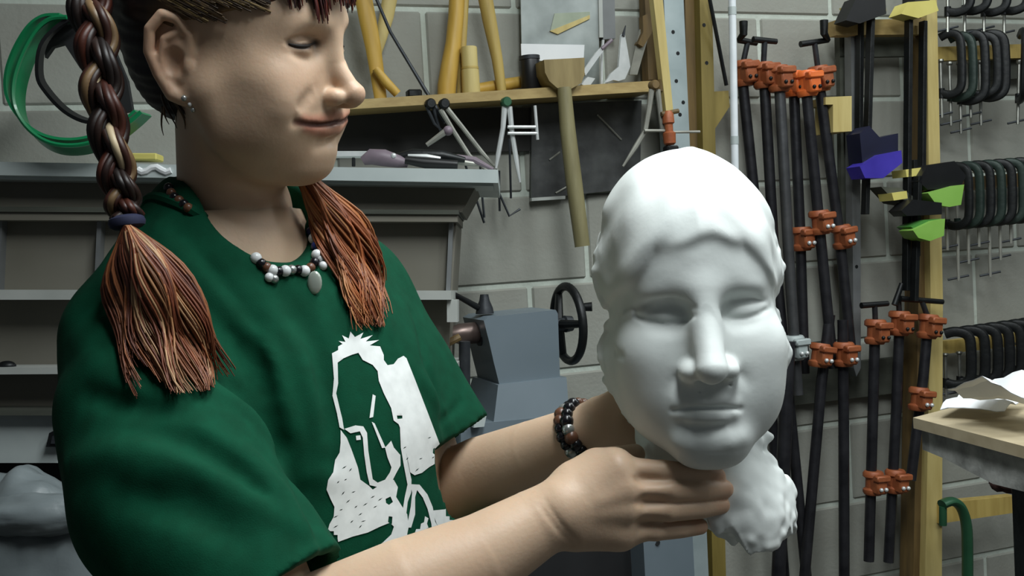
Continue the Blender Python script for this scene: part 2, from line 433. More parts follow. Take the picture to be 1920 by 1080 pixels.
tag(MB().tube(P, [.0032, .0034, .0036, .004, .004], 8).build('iron_rod', M_greyiron), 'thin dark iron rod slanting down to the hanging dividers', 'rod')
tag(MB().box(WP(776, 176, .1), (.015, .012, .008), WAX, .003).build('iron_block', M_black, None, False), 'small black iron block lying on the tool shelf', 'block')
# black cup
t = thing('black_jar', 'black glossy jar standing on the tool shelf next to the mallet', 'jar', WP(995, 175, .1))
MB().lathe(WP(997, 172, .1), WP(993, 110, .1), [(0, .019), (.06, .022), (.9, .0215), (1, .020)], 20).build('body', M_blackplastic, t)
MB().lathe(WP(993, 112, .1), WP(992.5, 105, .1), [(0, .0222), (1, .0222)], 20).build('lid', M_greyiron, t)
# mallet
t = thing('wooden_mallet', 'round headed wooden mallet hanging handle down through the shelf', 'mallet', WP(1092, 466, .2))
c0, c1 = WP(1030, 138, .05), WP(1068, 138, .17)
MB().prism([WP(1020, 112, .17), WP(1096, 108, .17), WP(1096, 140, .17), WP(1090, 156, .17), WP(1070, 167, .17), WP(1045, 165, .17), WP(1030, 152, .17), WP(1022, 136, .17)], NIN * 0.11).build('mallet_head', M_mallet, t, True, angle=50)
MB().tube([WP(1058, 165, .17), WP(1064, 240, .175), (WP(1076, 340, .18)), WP(1092, 462, .185)], [.0145, .0165, .0175, .016], 16).build('handle', M_handle, t)
# shears
t = thing('metal_shears', 'pale steel shears leaning against the wall at the shelf end', 'shears', WP(1130, 165, .13))
MB().prism([WP(x, y, .12) for x, y in ((1135, 155), (1145, 138), (1160, 125), (1165, 65), (1171, 60), (1178, 100), (1182, 125), (1172, 148), (1160, 152), (1150, 150))], NIN * .008).build('blade', M_chrome, t, False)
MB().tube([WP(1168, 68, .12), WP(1173, 48, .12)], [.004, .001], 8).build('blade_tip', M_greyiron, t)
MB().prism([WP(x, y, .135) for x, y in ((1095, 132), (1118, 98), (1128, 88), (1130, 97), (1110, 125), (1098, 142))], NIN * .008).build('blade', M_chrome, t, False)
MB().prism([WP(x, y, .135) for x, y in ((1090, 158), (1102, 144), (1116, 147), (1104, 164))], NIN * .01).build('handle', M_chrome, t, False)
MB().tube([WP(1128, 92, .135), WP(1147, 75, .13)], .004, 8).build('rod', M_pinkgrey, t)
tag(MB().tube([WP(1131, 75, .1), WP(1128, 110, .1), WP(1128, 160, .1)], .003, 8).build('steel_rod', M_chrome), 'thin bright steel rod standing beside the shears', 'rod')
t = thing('hand_saw', 'old grey saw with wooden handle hanging by the pale strip', 'saw', WP(1200, 150, .1))
MB().prism([WP(x, y, .1) for x, y in ((1180, 140), (1198, 60), (1212, 35), (1222, 40), (1214, 75), (1195, 140))], NIN * .005).build('blade', M_tool, t, False)
MB().prism([WP(x, y, .112) for x, y in ((1205, 30), (1222, 22), (1228, 40), (1222, 62), (1206, 88), (1196, 82), (1206, 60))], NIN * .018).build('handle', M_brownwood, t, True, angle=50)

# hanging dividers and calipers --------------------------------------
def dividers(label, joint, legs, off, r=.004, m=None, wing=None, group=None, knob=M_black):
    m = m or M_tool
    J = WP(*joint, off); t = thing('dividers', label, 'dividers', J, group)
    MB().lathe(J + NOUT * .012, J + NIN * .008, [(0, .008), (.15, .0105), (.85, .0105), (1, .009)], 14).build('pivot', knob, t)
    for l in legs:
        P = [WP(x, y, off - .001 * i) for i, (x, y) in enumerate(l)]
        MB().tube(P, [r * 1.15] + [r] * (len(P) - 2) + [r * .45], 8).build('leg', m, t)
    if wing:
        for wl_ in wing:
            MB().tube([WP(x, y, off + .008) for x, y in wl_], .0032, 8).build('wing_bar', m, t)
    return t
dividers('iron dividers with slanting straight legs under the tall wooden club', (832, 195), [[(826, 205), (850, 245), (880, 292), (925, 330)], [(838, 203), (868, 240), (903, 285), (933, 318)]], .18, .0048)
dividers('bright steel dividers with a side arc hanging below the leaning stick', (948, 192), [[(946, 200), (943, 240), (934, 290), (930, 316)], [(955, 200), (960, 250), (968, 300), (975, 342)]], .19, .0052, M_chrome,
         [[(952, 238), (1004, 238)], [(952, 250), (1008, 250)], [(1003, 198), (1008, 262)]], knob=M_clampgreen)
dividers('small outside calipers with short legs left of the iron dividers', (806, 195), [[(800, 200), (815, 232), (835, 250)], [(812, 200), (822, 235), (826, 248)]], .16, .0032, M_greyiron)
t = dividers('long iron calipers with bowed legs hanging at the shelf end', (1225, 160), [[(1222, 168), (1216, 210), (1210, 245), (1192, 275), (1168, 312)], [(1233, 168), (1238, 210), (1242, 245), (1256, 290), (1262, 330)]], .19, .0055, M_tool, [[(1208, 245), (1246, 245)]], knob=M_brownwood)
def thin_rod(label, pts, off, r=.0028, m=None):
    return tag(MB().tube([WP(x, y, off) for x, y in pts], r, 6).build('thin_rod', m or M_greyiron), label, 'rod')
thin_rod('thin dark rod hanging straight below the grey shelf end', [(900, 300), (902, 345), (908, 408)], .14)
thin_rod('thin dark rod slanting to the right under the shelf corner', [(870, 300), (885, 350), (908, 418)], .12)
thin_rod('thin grey rod slanting behind the bright dividers with a hooked tip', [(915, 320), (935, 360), (955, 405), (975, 392)], .10)
thin_rod('thin vertical grey rod behind the bright dividers', [(955, 260), (957, 330), (958, 372)], .08)
thin_rod('short vertical rod hanging left of the bright dividers', [(936, 320), (936, 360), (937, 396)], .08)

# small orange clamp at shelf end
t = thing('spring_clamp', 'small orange clamp gripping the foot of the pale strip', 'clamp', WP(1255, 285, .2))
MB().lathe(WP(1252, 208, .2), WP(1256, 272, .2), [(0, .008), (.1, .012), (.35, .013), (.4, .009), (.6, .009), (.65, .014), (.95, .013), (1, .009)], 14).build('body', M_orange, t)
MB().tube([WP(1240, 214, .2), WP(1272, 208, .2)], .005, 8).build('handle', M_brownwood, t)
MB().tube([WP(1248, 248, .2), WP(1312, 247, .2)], .003, 8).build('bar', M_tool, t)
MB().box(WP(1258, 284, .2), (.014, .012, .012), WAX, .003).build('jaw', M_black, t, False)

# ------------------------------------------------------------------ grey shelf unit behind the woman
DSH = 1.86
def wpoly(pts, d): return [W(x, y, d) for x, y in pts]
sh = thing('shelf_unit', 'grey metal shelf unit with ledges behind the woman', 'shelf unit', W(400, 1000, 1.95))
def ubox(name, x0, x1, ya, yb, m, d0=DSH, dep=.22, ya1=None, yb1=None, parent=sh):
    ya1 = ya if ya1 is None else ya1; yb1 = yb if yb1 is None else yb1
    return MB().prism(wpoly([(x0, ya), (x1, ya1), (x1, yb1), (x0, yb)], d0), FW * dep).build(name, m, parent, False)
ubox('top_shelf', -160, 934, 301, 326, M_shelfmetal, DSH - .03, .30, 318, 343)
ubox('shelf_lip', -160, 925, 326, 334, M_shelfmetal, DSH - .015, .10, 343, 349)
MB().prism(wpoly([(-160, 330), (895, 345), (866, 398), (-160, 388)], DSH + .03), FW * .22).build('panel', M_cabpanel, sh, False)
ubox('ledge', -160, 860, 386, 396, M_greyboard, DSH - .005, .2, 394, 402)
ubox('ledge', -160, 858, 397, 412, M_cabpanel, DSH + .0, .2, 402, 416)
MB().prism(wpoly([(-160, 410), (856, 414), (848, 545), (-160, 545)], DSH + .04), FW * .20).build('panel', M_cabpanel, sh, False)
for xa, xb in ((842, 850), (-10, 4), (182, 190), (640, 648)):
    MB().prism(wpoly([(xa, 414), (xb, 414), (xb - 6, 545), (xa - 6, 545)], DSH + .02), FW * .20).build('stile', M_upright, sh, False)
ubox('white_ledge', -160, 846, 543, 562, M_cabedge, DSH - .02, .2, 545, 562)
MB().prism(wpoly([(-160, 560), (846, 560), (840, 690), (-160, 690)], DSH + .05), FW * .20).build('panel', M_cabpanel, sh, False)
ubox('white_ledge', -160, 856, 690, 703, M_cabedge, DSH - .02, .2, 684, 697)
ubox('bracket', 838, 858, 562, 604, M_cabedge, DSH - .01, .05)
ubox('lower_panel', -160, 850, 702, 768, M_cabpanel, DSH + .05, .2)
ubox('ledge', -160, 850, 767, 779, M_greyboard, DSH + .0, .2)
ubox('lower_panel', -160, 850, 779, 868, M_shelfmetal, DSH + .03, .2)
ubox('dark_gap', -160, 850, 868, 905, M_cabdark, DSH + .08, .15)  # near-black block stands in for the shade inside the gap
ubox('base_panel', -160, 850, 905, 1400, M_cabpanel, DSH + .06, .16)
for xa in (0, 860 - 22):
    ubox('leg', xa, xa + 22, 1380, 2000, M_upright, DSH + .06, .04)
# small dark latch seen left of the sleeve
t = thing('cutter_head', 'small dark metal cutter lying on the left white ledge', 'tool', W(10, 694, DSH))
MB().ball(W(12, 686, DSH), (.016, .012, .009)).build('body', M_black, t)
MB().tube([W(-5, 684, DSH), W(28, 688, DSH)], [.004, .006], 8).build('shaft', M_greyiron, t)
t = thing('drawer_latch', 'black metal latch on the lower panel beside the sleeve', 'latch', W(100, 840, DSH + .03))
MB().prism(wpoly([(92, 812), (112, 802), (118, 838), (86, 838)], DSH + .01), FW * .03).build('plate', M_black, t, False)
MB().prism(wpoly([(98, 818), (108, 813), (112, 832), (95, 832)], DSH + .005), FW * .006).build('catch', M_greyiron, t, False)
# plastic bag on the floor side, bottom left
def lumpy(name, c, r, m, amp=.25, seed=0, n=28, q=18):
    rg = np.random.default_rng(seed); b = MB(); b.ball((0, 0, 0), 1.0, None, n, q); V = b.v[0]
    k = rg.normal(size=(14, 3)) * 3.2; ph = rg.uniform(0, 6.28, 14)
    d = sum(np.abs(np.sin(V @ k[i] + ph[i])) for i in range(14)) / 14 - .63
    b.v[0] = np.asarray(c) + V * (1 + amp * d)[:, None] * np.asarray(r)
    return b
t = thing('plastic_bag', 'crumpled clear plastic bag slumped at the lower left', 'bag', W(60, 1250, 1.62))
MB_ = lumpy('bag_body', W(50, 1075, 1.62), (.165, .10, .150), M_bag, .55, 3, 56, 36); MB_.build('bag_body', M_bag, t, True, angle=180)
lumpy('bag_fold', W(70, 965, 1.55), (.10, .04, .03), M_bag, .7, 5, 30, 18).build('bag_fold', M_bag, t, True, angle=180)
bx = thing('dark_crate', 'black crate under the plastic bag', 'crate', W(80, 1400, 1.65))
ax = (RT, FW, UP)
MB().box(W(60, 1290, 1.66), (.25, .12, .10), ax, .006).build('body', M_cabdark, bx, False)
MB().box(W(60, 1180, 1.66), (.26, .13, .012), ax, .004).build('rim', M_black, bx, False)
MB().box(W(60, 1840, 1.66) , (.24, .11, .36), ax, .006).build('stand', M_cabdark, bx, False)

# things on the grey shelf
t = thing('hand_tool', 'dark hand tool with mauve grip lying on the grey shelf', 'tool', W(770, 318, 1.88))
MB().tube([W(680, 302, 1.88), W(695, 294, 1.88), W(720, 296, 1.88), W(748, 303, 1.88), W(765, 308, 1.88)], [.008, .014, .015, .011, .006], 12).build('grip', M_pinkgrey, t)
MB().tube([W(735, 296, 1.89), W(775, 290, 1.89), W(830, 292, 1.89), W(872, 300, 1.89)], [.006, .011, .010, .005], 10).build('body', M_black, t)
MB().tube([W(760, 300, 1.86), W(800, 306, 1.86), W(858, 309, 1.86)], [.007, .010, .008], 10).build('jaw', M_blackplastic, t)
MB().tube([W(765, 292, 1.87), W(800, 294, 1.87), W(826, 297, 1.87)], [.003, .005, .003], 8).build('blade', M_chrome, t)
MB().ball(W(738, 292, 1.87), .005).build('rivet', M_chrome, t)
t = thing('metal_pliers', 'grey pliers lying open at the right end of the shelf', 'pliers', W(880, 315, 1.9))
MB().tube([W(830, 292, 1.9), W(860, 296, 1.9), W(890, 300, 1.9), W(925, 318, 1.88)], [.004, .006, .006, .003], 8).build('handle', M_pinkgrey, t)
MB().tube([W(835, 300, 1.9), W(868, 304, 1.9), W(900, 308, 1.9)], [.004, .006, .004], 8).build('handle', M_tool, t)
MB().tube([W(800, 272, 1.92), W(836, 246, 1.92)], [.004, .006], 8).build('jaw', M_tool, t)
MB().ball(W(840, 245, 1.92), .009).build('pivot', M_pinkgrey, t)
t = thing('metal_ruler', 'bright metal rule lying on the grey shelf by the chin', 'ruler', W(655, 300, 1.9))
MB().box(W(655, 290, 1.93), (.045, .012, .005), ax, .001).build('rule_body', M_chrome, t, False)
MB().box(W(663, 304, 1.90), (.003, .003, .008), ax, .001).build('stop', M_black, t, False)
t = thing('yellow_tape', 'small yellow and white tape lying on shelf behind braid', 'tape', W(270, 310, 1.85))
MB().box(W(268, 296, 1.86), (.03, .02, .006), ax, .002).build('case', M_yellowpad, t, False)
MB().tube([W(258 + 9 * i, 318 + 5 * math.sin(i * 1.3), 1.83) for i in range(8)], .006, 8).build('tape_strip', M_paper, t)
# green face-shield headband
def arc2(cx, cy, rx, ry, a0, a1, n, rot=0):
    o = []
    for i in range(n):
        a = math.radians(a0 + (a1 - a0) * i / (n - 1)); x = rx * math.cos(a); y = ry * math.sin(a)
        c, s_ = math.cos(math.radians(rot)), math.sin(math.radians(rot)); o.append((cx + x * c - y * s_, cy + x * s_ + y * c))
    return o
fs_ = thing('face_shield', 'green plastic face shield headgear standing on the grey shelf', 'face shield', W(130, 300, 1.84))
pts = [(128, 34), (96, 38), (68, 62), (42, 110), (28, 160), (32, 205), (58, 245), (98, 270), (150, 274), (205, 258), (245, 232), (268, 212)]
def cr(pts, n=5):
    P = [np.array(p, float) for p in pts]; o = []
    for i in range(len(P) - 1):
        a, b, c, d = P[max(i - 1, 0)], P[i], P[i + 1], P[min(i + 2, len(P) - 1)]
        for k in range(n):
            t_ = k / n; o.append(.5 * (2 * b + (c - a) * t_ + (2 * a - 5 * b + 4 * c - d) * t_ ** 2 + (3 * b - a - 3 * c + d) * t_ ** 3))
    o.append(P[-1]); return o
cp = cr(pts)
m_ = len(cp)
wv = [(FW * .05 + RT * .010 + UP * (-.030 * math.sin(math.pi * i / (m_ - 1)) ** 2)) for i in range(m_)]
MB().ribbon([W(x, y, 1.80) for x, y in cp], wv, .005).build('headband', M_green, fs_, True, angle=60)
MB().tube([W(x - 3, y - 2, 1.776) for x, y in cp], .004, 6).build('band_rim', M_green, fs_)
cp2 = cr([(150, 26), (112, 48), (80, 85), (74, 140), (90, 172), (125, 208), (165, 227), (200, 222)])
MB().ribbon([W(x, y, 1.79) for x, y in cp2], [FW * .02 + UP * .006] * len(cp2), .006).build('strap', M_blackplastic, fs_, True, angle=60)
MB().prism(wpoly([(84, 52), (142, 28), (165, 38), (215, 95), (238, 150), (248, 208), (222, 212), (200, 170), (150, 128), (120, 82), (98, 88), (84, 108)], 1.83), FW * .012).build('visor_mount', M_cabdark, fs_, False)

# ------------------------------------------------------------------ lathe
lt = thing('wood_lathe', 'grey wood lathe with tailstock and black handwheel behind the arms', 'lathe', (WP(1000, 800, .3)[0], WP(1000, 800, .3)[1], 0))
O1, DEP = .36, .13
def lp(pts, off=O1): return [WP(x, y, off) for x, y in pts]
MB().prism(lp([(907, 601), (918, 594), (1042, 581), (1046, 588), (1050, 708), (936, 720), (926, 680), (917, 640)]), NIN * DEP).build('tailstock_body', M_lathe, lt, True, angle=50)
b = MB(); top = lp([(934, 722), (1062, 707)], O1 + .012); bot = lp([(924, 806), (1068, 785)], O1 + .03)
vs = [bot[0], bot[1], top[1], top[0]]; bk = NIN * (DEP + .024)
vs += [p + (NIN * (DEP + .06) if i < 2 else bk) for i, p in enumerate(vs)]
b.add(vs, [(0, 1, 2, 3), (7, 6, 5, 4), (1, 5, 6, 2), (4, 0, 3, 7), (3, 2, 6, 7), (0, 4, 5, 1)]); b.build('tailstock_foot', M_lathe, lt, False)
cA, cB = WP(840, 628, O1 - .06), WP(1040, 612, O1 - .06)
AX = unit(cB - cA); Lq = np.linalg.norm(cB - cA)
MB().lathe(cA + AX * .06, cA + AX * .12, [(0, .026), (.3, .027), (.5, .027), (1, .030)], 20).build('quill_collar', M_greyiron, lt)
MB().lathe(cA + AX * .005, cA + AX * .062, [(0, .013), (.3, .020), (.9, .021), (1, .018)], 18).build('quill', mat('bronze_steel', '#5b4d49', '#75655f', .35, .6), lt)
MB().lathe(cA - AX * .028, cA + AX * .008, [(0, .001), (.6, .008), (1, .010)], 14).build('live_center', M_brownwood, lt)
# handwheel
hc = WP(1065, 607, O1 - .06); n1 = UD; 
ring = [hc + .054 * (math.cos(a) * NIN * .9 + math.sin(a) * ZU * 1.28) for a in np.linspace(0, 2 * math.pi, 41)]
tilted = UD
e1 = unit(np.cross(ZU, tilted)); 
ring = [hc + .074 * (math.cos(a) * e1 + math.sin(a) * ZU) for a in np.linspace(0, 2 * math.pi, 41)]
hw = MB().tube(ring, .0085, 10, cap=False); hwo = hw.build('handwheel', M_black, lt)
sp = MB()
for a in (1.0, 1.0 + 2.094, 1.0 + 4.189): sp.tube([hc - tilted * .02, hc + .072 * (math.cos(a) * e1 + math.sin(a) * ZU)], [.010, .007], 8)
sp.build('spoke', M_black, hwo)
MB().lathe(hc - tilted * .05, hc + tilted * .008, [(0, .013), (.7, .013), (.75, .017), (1, .015)], 14).build('hub', M_greyiron, hwo)
hk = hc + .074 * (.62 * e1 * -1 + .55 * ZU)
MB().tube([WP(1083, 578, O1 - .07), WP(1092, 576, O1 - .06)], .007, 10).build('crank_stud', M_chrome, hwo)
MB().tube([WP(1090, 576, O1 - .06), WP(1110, 575, O1 - .05)], [.008, .0095], 10).build('crank_knob', M_black, hwo)
# clamp lever on top
MB().lathe(WP(909, 588, O1 - .05), WP(908, 552, O1 - .05), [(0, .018), (.3, .016), (.7, .010), (1, .008)], 14).build('lever_hub', M_greyiron, lt)
MB().tube([WP(903, 580, O1 - .05), WP(865, 559, O1 - .03), WP(827, 541, O1 - .01)], [.0065, .005, .0065], 10).build('locking_lever', M_black, lt)
# tool rest post
MB().tube([WP(871, 640, O1 + .02), WP(871, 800, O1 + .02)], .0105, 12).build('tool_rest_post', M_greyiron, lt)
MB().tube([WP(822, 652, O1 + .03), WP(862, 632, O1 + .03)], .007, 8).build('tool_rest_bar', M_brownwood, lt)
# bed and stand
MB().prism(lp([(864, 797), (1130, 772), (1130, 822), (864, 850)], O1 + .03), NIN * .2).build('bed', M_lathe, lt, False)
MB().prism(lp([(892, 782), (912, 780), (908, 800), (888, 802)], O1 + .05), NIN * .06).build('bed_clamp', M_shelfmetal, lt, False)
zb = lambda p: np.array([p[0], p[1], 0.0])
q0, q1 = WP(1196, 820, O1 + .02), WP(1289, 815, O1 + .02)
MB().prism([q0, q1, zb(q1), zb(q0)], NIN * .22).build('stand_column', M_lathe, lt, False)
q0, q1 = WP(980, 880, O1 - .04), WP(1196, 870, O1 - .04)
MB().prism([q0, q1, zb(q1), zb(q0)], NIN * .12).build('stand_recess', M_cabdark, lt, False)  # shade of the open recess painted as a near-black block
MB().lathe(WP(1232, 1017, O1 + .021), WP(1232, 1017, O1 + .012), [(0, .006), (1, .006)], 10).build('bolt', M_black, lt)
# ------------------------------------------------------------------ clamp rack
board('rack_rail', 'wooden rail across the top of the clamp rack', 'rail', [(1566, 38), (1756, 34), (1756, 64), (1568, 66)], 0.10, 0.03, M_shelfwood)
board('rack_board', 'dark board behind the hanging bar clamps', 'board', [(1574, 66), (1734, 64), (1734, 104), (1575, 108)], 0.05, 0.02, M_greyboard)
board('rack_board', 'dark vertical board left of the grey steel upright', 'board', [(1574, 64), (1596, 64), (1600, 700), (1582, 700)], 0.05, 0.015, M_greyboard)
post_with('steel_upright', 'grey steel upright among the long pipe clamps', [(1595, 20), (1613, 20), (1614, 690), (1606, 706), (1601, 690)], 0.085, 0.025, M_upright, [(1606, 300), (1606, 500)])
t = thing('wooden_block', 'yellow wooden bracket block fixed beside the steel upright', 'block', WP(1574, 248, .1))
MB().prism(quadpx([(1548, 182), (1597, 180), (1597, 246), (1562, 248), (1562, 196), (1548, 196)], .12), NIN * .07).build('block_body', M_pine_light, t, False)
board('rack_board', 'low grey board running behind the lower pipe clamps', 'board', [(1455, 694), (1722, 666), (1722, 732), (1455, 764)], 0.03, 0.02, M_greyboard)
pp = thing('wooden_post', 'tall pine post carrying the rails of small clamps', 'post', WP(1745, 1100, .1))
MB().prism([WP(1737, -40, .11), WP(1756, -40, .11), WP(1768, 560, .11), WP(1766, 1110, .11), WP(1734, 1110, .11), WP(1745, 560, .11)], NIN * .05).build('post_body', M_pine_light, pp, False)
MB().prism([WP(1727, -40, .09), WP(1738, -40, .09), WP(1745, 560, .09), WP(1735, 1110, .09), WP(1712, 1110, .09), WP(1722, 560, .09)], NIN * .05).build('post_left_face', M_brownwood, pp, False)  # left face of the same post, in a darker brown than the right
RAILS = 'rails of the small clamp rack'
board('clamp_rail', 'upper wooden rail holding a row of black C clamps', 'rail', [(1754, 88), (1990, 80), (1990, 106), (1754, 114)], 0.06, 0.022, M_pine, RAILS)
board('clamp_rail', 'shadowed board below the upper right rail, coloured dark for shade', 'rail', [(1862, 108), (1990, 104), (1990, 142), (1862, 150)], 0.035, 0.02, M_greyboard, RAILS)  # shadow on this board is put into its dark colour
board('clamp_rail', 'wooden rail hidden behind the dark green C clamps', 'rail', [(1764, 336), (1990, 318), (1990, 344), (1764, 362)], 0.06, 0.022, M_brownwood, RAILS)
board('clamp_rail', 'wooden rail behind the low black C clamps', 'rail', [(1766, 640), (1990, 616), (1990, 640), (1766, 664)], 0.06, 0.022, M_pine, RAILS)
board('clamp_rail', 'lowest wooden rail below the workbench top', 'rail', [(1762, 944), (1905, 930), (1912, 960), (1762, 982)], 0.12, 0.03, M_pine, RAILS)

def casting(tn, name, c, ax, m, s=1.0, parent=None, arm=True):
    b = MB()
    b.lathe(c - ax * .030 * s, c + ax * .030 * s, [(0, .021 * s), (.10, .025 * s), (.22, .025 * s), (.30, .019 * s), (.68, .019 * s), (.76, .026 * s), (.92, .026 * s), (1, .022 * s)], 14)
    if arm:
        side = unit(np.cross(ax, NOUT)); fr = unit(np.cross(side, ax))
        b.box(c + NOUT * .022 * s, (.016 * s, .016 * s, .024 * s), (side, NOUT, ax), .004)
        b.box(c + NOUT * .034 * s + ax * .016 * s, (.021 * s, .010 * s, .008 * s), (side, NOUT, ax), .003)
    return b.build(name, m, tn)
def pipe_clamp(label, pts, off, head=None, jaws=(), handle=None, r=.0125, pm=None, hm=None, group='pipe clamps on the rack', off2=None):
    off2 = off if off2 is None else off2
    n = len(pts); P = [WP(x, y, off + (off2 - off) * i / max(n - 1, 1)) for i, (x, y) in enumerate(pts)]
    t = thing('pipe_clamp', label, 'clamp', P[-1], group)
    pm = pm or M_pipe
    MB().tube(P, r, 14).build('pipe', pm, t)
    ax = unit(P[0] - P[1])
    if head:
        c = WP(*head, off); casting(t, 'head_casting', c, ax, hm or M_orange, 1.0)
        for sg in (-1, 1):
            side = unit(np.cross(ax, NOUT)); MB().ball(c + NOUT * .040 + side * sg * .008 - ax * .012, .0045).build('pin', M_black, t)
        if handle:
            hx, hy, l, tilt, knob = handle
            e = WP(hx, hy, off + .01)
            MB().tube([c + ax * .02, e], .0065, 10).build('screw', M_greyiron, t)
            dv = WP(hx + l / 2, hy - tilt / 2, off + .02) - WP(hx - l / 2, hy + tilt / 2, off + .02)
            h_ = MB().tube([e - dv / 2, e + dv / 2], [.0075, .0065], 10).build('crank_handle', M_black, t)
            if knob:
                kx, ky = knob
                MB().tube([e + dv * (.5 if kx > hx else -.5), WP(kx, ky + 12, off + .03), WP(kx, ky - 12, off + .03)], [.006, .009, .010], 10).build('crank_knob', M_black, h_)
    for (x, y, m) in jaws:
        c = WP(x, y, off + .005); j = casting(t, 'sliding_jaw', c, ax, m, .95)
        side = unit(np.cross(ax, NOUT))
        for sg in (-1, 1): MB().ball(c + NOUT * .040 + side * sg * .007 - ax * .010, .005).build('rivet', M_chrome, j)
    return t
O, O2 = M_orange, M_orange2
pipe_clamp('leftmost tall pipe clamp, its orange head beside the white pole', [(1392, 150), (1420, 420), (1472, 1100)], .07, (1394, 138), (), (1402, 78, 34, -6, (1394, 52)))
pipe_clamp('tall pipe clamp with crank handle, second orange head from the white pole', [(1433, 150), (1450, 450), (1514, 1100)], .10, (1432, 142), (), (1434, 76, 44, -4, None))
pipe_clamp('tall grey pipe clamp with a pale jaw low beside the plaster chin', [(1461, 150), (1478, 463), (1496, 740)], .13, (1460, 148), [(1489, 652, M_shelfmetal)], None, pm=M_pipe_grey)
pipe_clamp('pipe clamp with small bright orange head and jaw at mid height', [(1488, 160), (1500, 430), (1508, 700)], .08, (1487, 158), [(1503, 448, O)], None, hm=O2)
pipe_clamp('pipe clamp with bright orange head whose jaw sits highest', [(1511, 160), (1535, 410), (1562, 690)], .12, (1512, 157), [(1537, 417, O)], None, hm=O2)
pipe_clamp('tall pipe clamp with crank, orange head nearest the yellow block', [(1535, 150), (1574, 440), (1596, 660)], .10, (1536, 148), [(1578, 444, O)], (1527, 79, 52, 8, (1545, 50)))
pipe_clamp('lower pipe clamp leaning left towards the floor', [(1556, 590), (1540, 720), (1506, 1110)], .12, None, [(1536, 666, O)], None)
pipe_clamp('lower pipe clamp hanging straight beside the leaning one', [(1580, 600), (1582, 800), (1583, 1110)], .14, None, [(1582, 664, O)], None)
pipe_clamp('broad black pipe standing right of the plaster neck', [(1478, 640), (1470, 850), (1458, 1110)], .16, None, (), None, r=.016)
SC = 'short pipe clamps on the low grey board'
pipe_clamp('short pipe clamp, leftmost of three, with straight crank handle', [(1641, 600), (1637, 760), (1629, 1052)], .12, (1641, 622), [(1637, 905, O)], (1640, 571, 50, 4, None), group=SC)
pipe_clamp('short pipe clamp in the middle, its handle standing upright', [(1687, 590), (1681, 760), (1666, 1054)], .13, (1686, 606), [(1678, 902, O)], (1684, 552, 14, 40, None), group=SC)
pipe_clamp('short pipe clamp nearest the pine post with long crank', [(1741, 590), (1732, 700), (1708, 900)], .14, (1739, 612), [(1722, 748, O)], (1728, 563, 80, -6, None), group=SC)
for (x, y, l) in ((1641, 655, 'leftmost'), (1686, 640, 'middle'), (1741, 652, 'right')):
    pass

# bar clamps ----------------------------------------------------------
def bar_clamp(label, p0, p1, off, headpts, hm, jawpts, jm, pad=None, pm=None, grip=None, group='trigger bar clamps on the rack'):
    A, B = WP(*p0, off), WP(*p1, off)
    t = thing('bar_clamp', label, 'clamp', B, group)
    ax = unit(A - B); side = unit(np.cross(ax, NOUT))
    MB().box((A + B) / 2, (.0055, .010, np.linalg.norm(A - B) / 2), (side, np.cross(ax, side), ax), .001).build('bar', M_black, t, False)
    if headpts: MB().prism(quadpx(headpts, off + .03), NIN * .045).build('head', hm, t, True, angle=50)
    if jawpts: MB().prism(quadpx(jawpts, off + .03), NIN * .05).build('jaw', jm, t, True, angle=50)
    if pad: MB().prism(quadpx(pad, off + .045), NIN * .05).build('pad', pm, t, True, angle=50)
    if grip: MB().tube([WP(x, y, off + .02) for x, y in grip], [.010, .012, .009][:len(grip)], 12).build('trigger_grip', M_blackplastic, t)
    return t
bar_clamp('bar clamp with blue violet jaw beside the steel upright', (1633, 25), (1622, 402), .13, [(1586, 38), (1606, -5), (1660, -5), (1662, 26), (1612, 44)], M_blackplastic,
          [(1612, 250), (1630, 236), (1650, 258), (1684, 250), (1684, 290), (1660, 320), (1618, 318)], M_bluedark, [(1612, 312), (1648, 290), (1690, 282), (1692, 305), (1656, 334), (1622, 334)], M_bluejaw)
bar_clamp('slim bar clamp left of the blue jawed one', (1612, 40), (1610, 330), .10, [(1596, 8), (1660, 4), (1662, 20), (1602, 24)], M_yellowpad, None, None)
bar_clamp('bar clamp with yellow head and lime jaw on the wooden post', (1704, 30), (1699, 545), .15, [(1690, 26), (1702, 4), (1754, 0), (1760, 20), (1722, 34)], M_yellowpad,
          [(1722, 340), (1740, 310), (1790, 302), (1812, 330), (1800, 352), (1740, 356)], M_blackplastic, [(1740, 362), (1790, 348), (1808, 346), (1802, 384), (1780, 388), (1756, 384)], M_limepad)
bar_clamp('bar clamp with bright lime jaw hanging lowest of the trigger clamps', (1721, 330), (1714, 565), .17, [(1690, 395), (1712, 374), (1766, 380), (1766, 402), (1700, 405)], M_blackplastic,
          [(1708, 425), (1734, 412), (1764, 410), (1760, 440), (1740, 448)], M_limedark, [(1712, 432), (1750, 414), (1772, 410), (1770, 442), (1744, 452), (1722, 446)], M_limepad, None)
bar_clamp('bar clamp with dark olive handle and yellow pads beside post', (1712, 300), (1718, 480), .13, [(1652, 350), (1688, 352), (1718, 372), (1716, 386), (1680, 380)], M_greyboard,
          [(1698, 318), (1744, 312), (1744, 328), (1700, 332)], M_yellowpad, [(1672, 362), (1700, 358), (1702, 372), (1676, 376)], M_yellowpad)
bar_clamp('dark bar clamp tight against the left edge of post', (1731, 40), (1728, 330), .12, [(1716, -10), (1742, -10), (1744, 6), (1716, 10)], M_blackplastic, None, None)

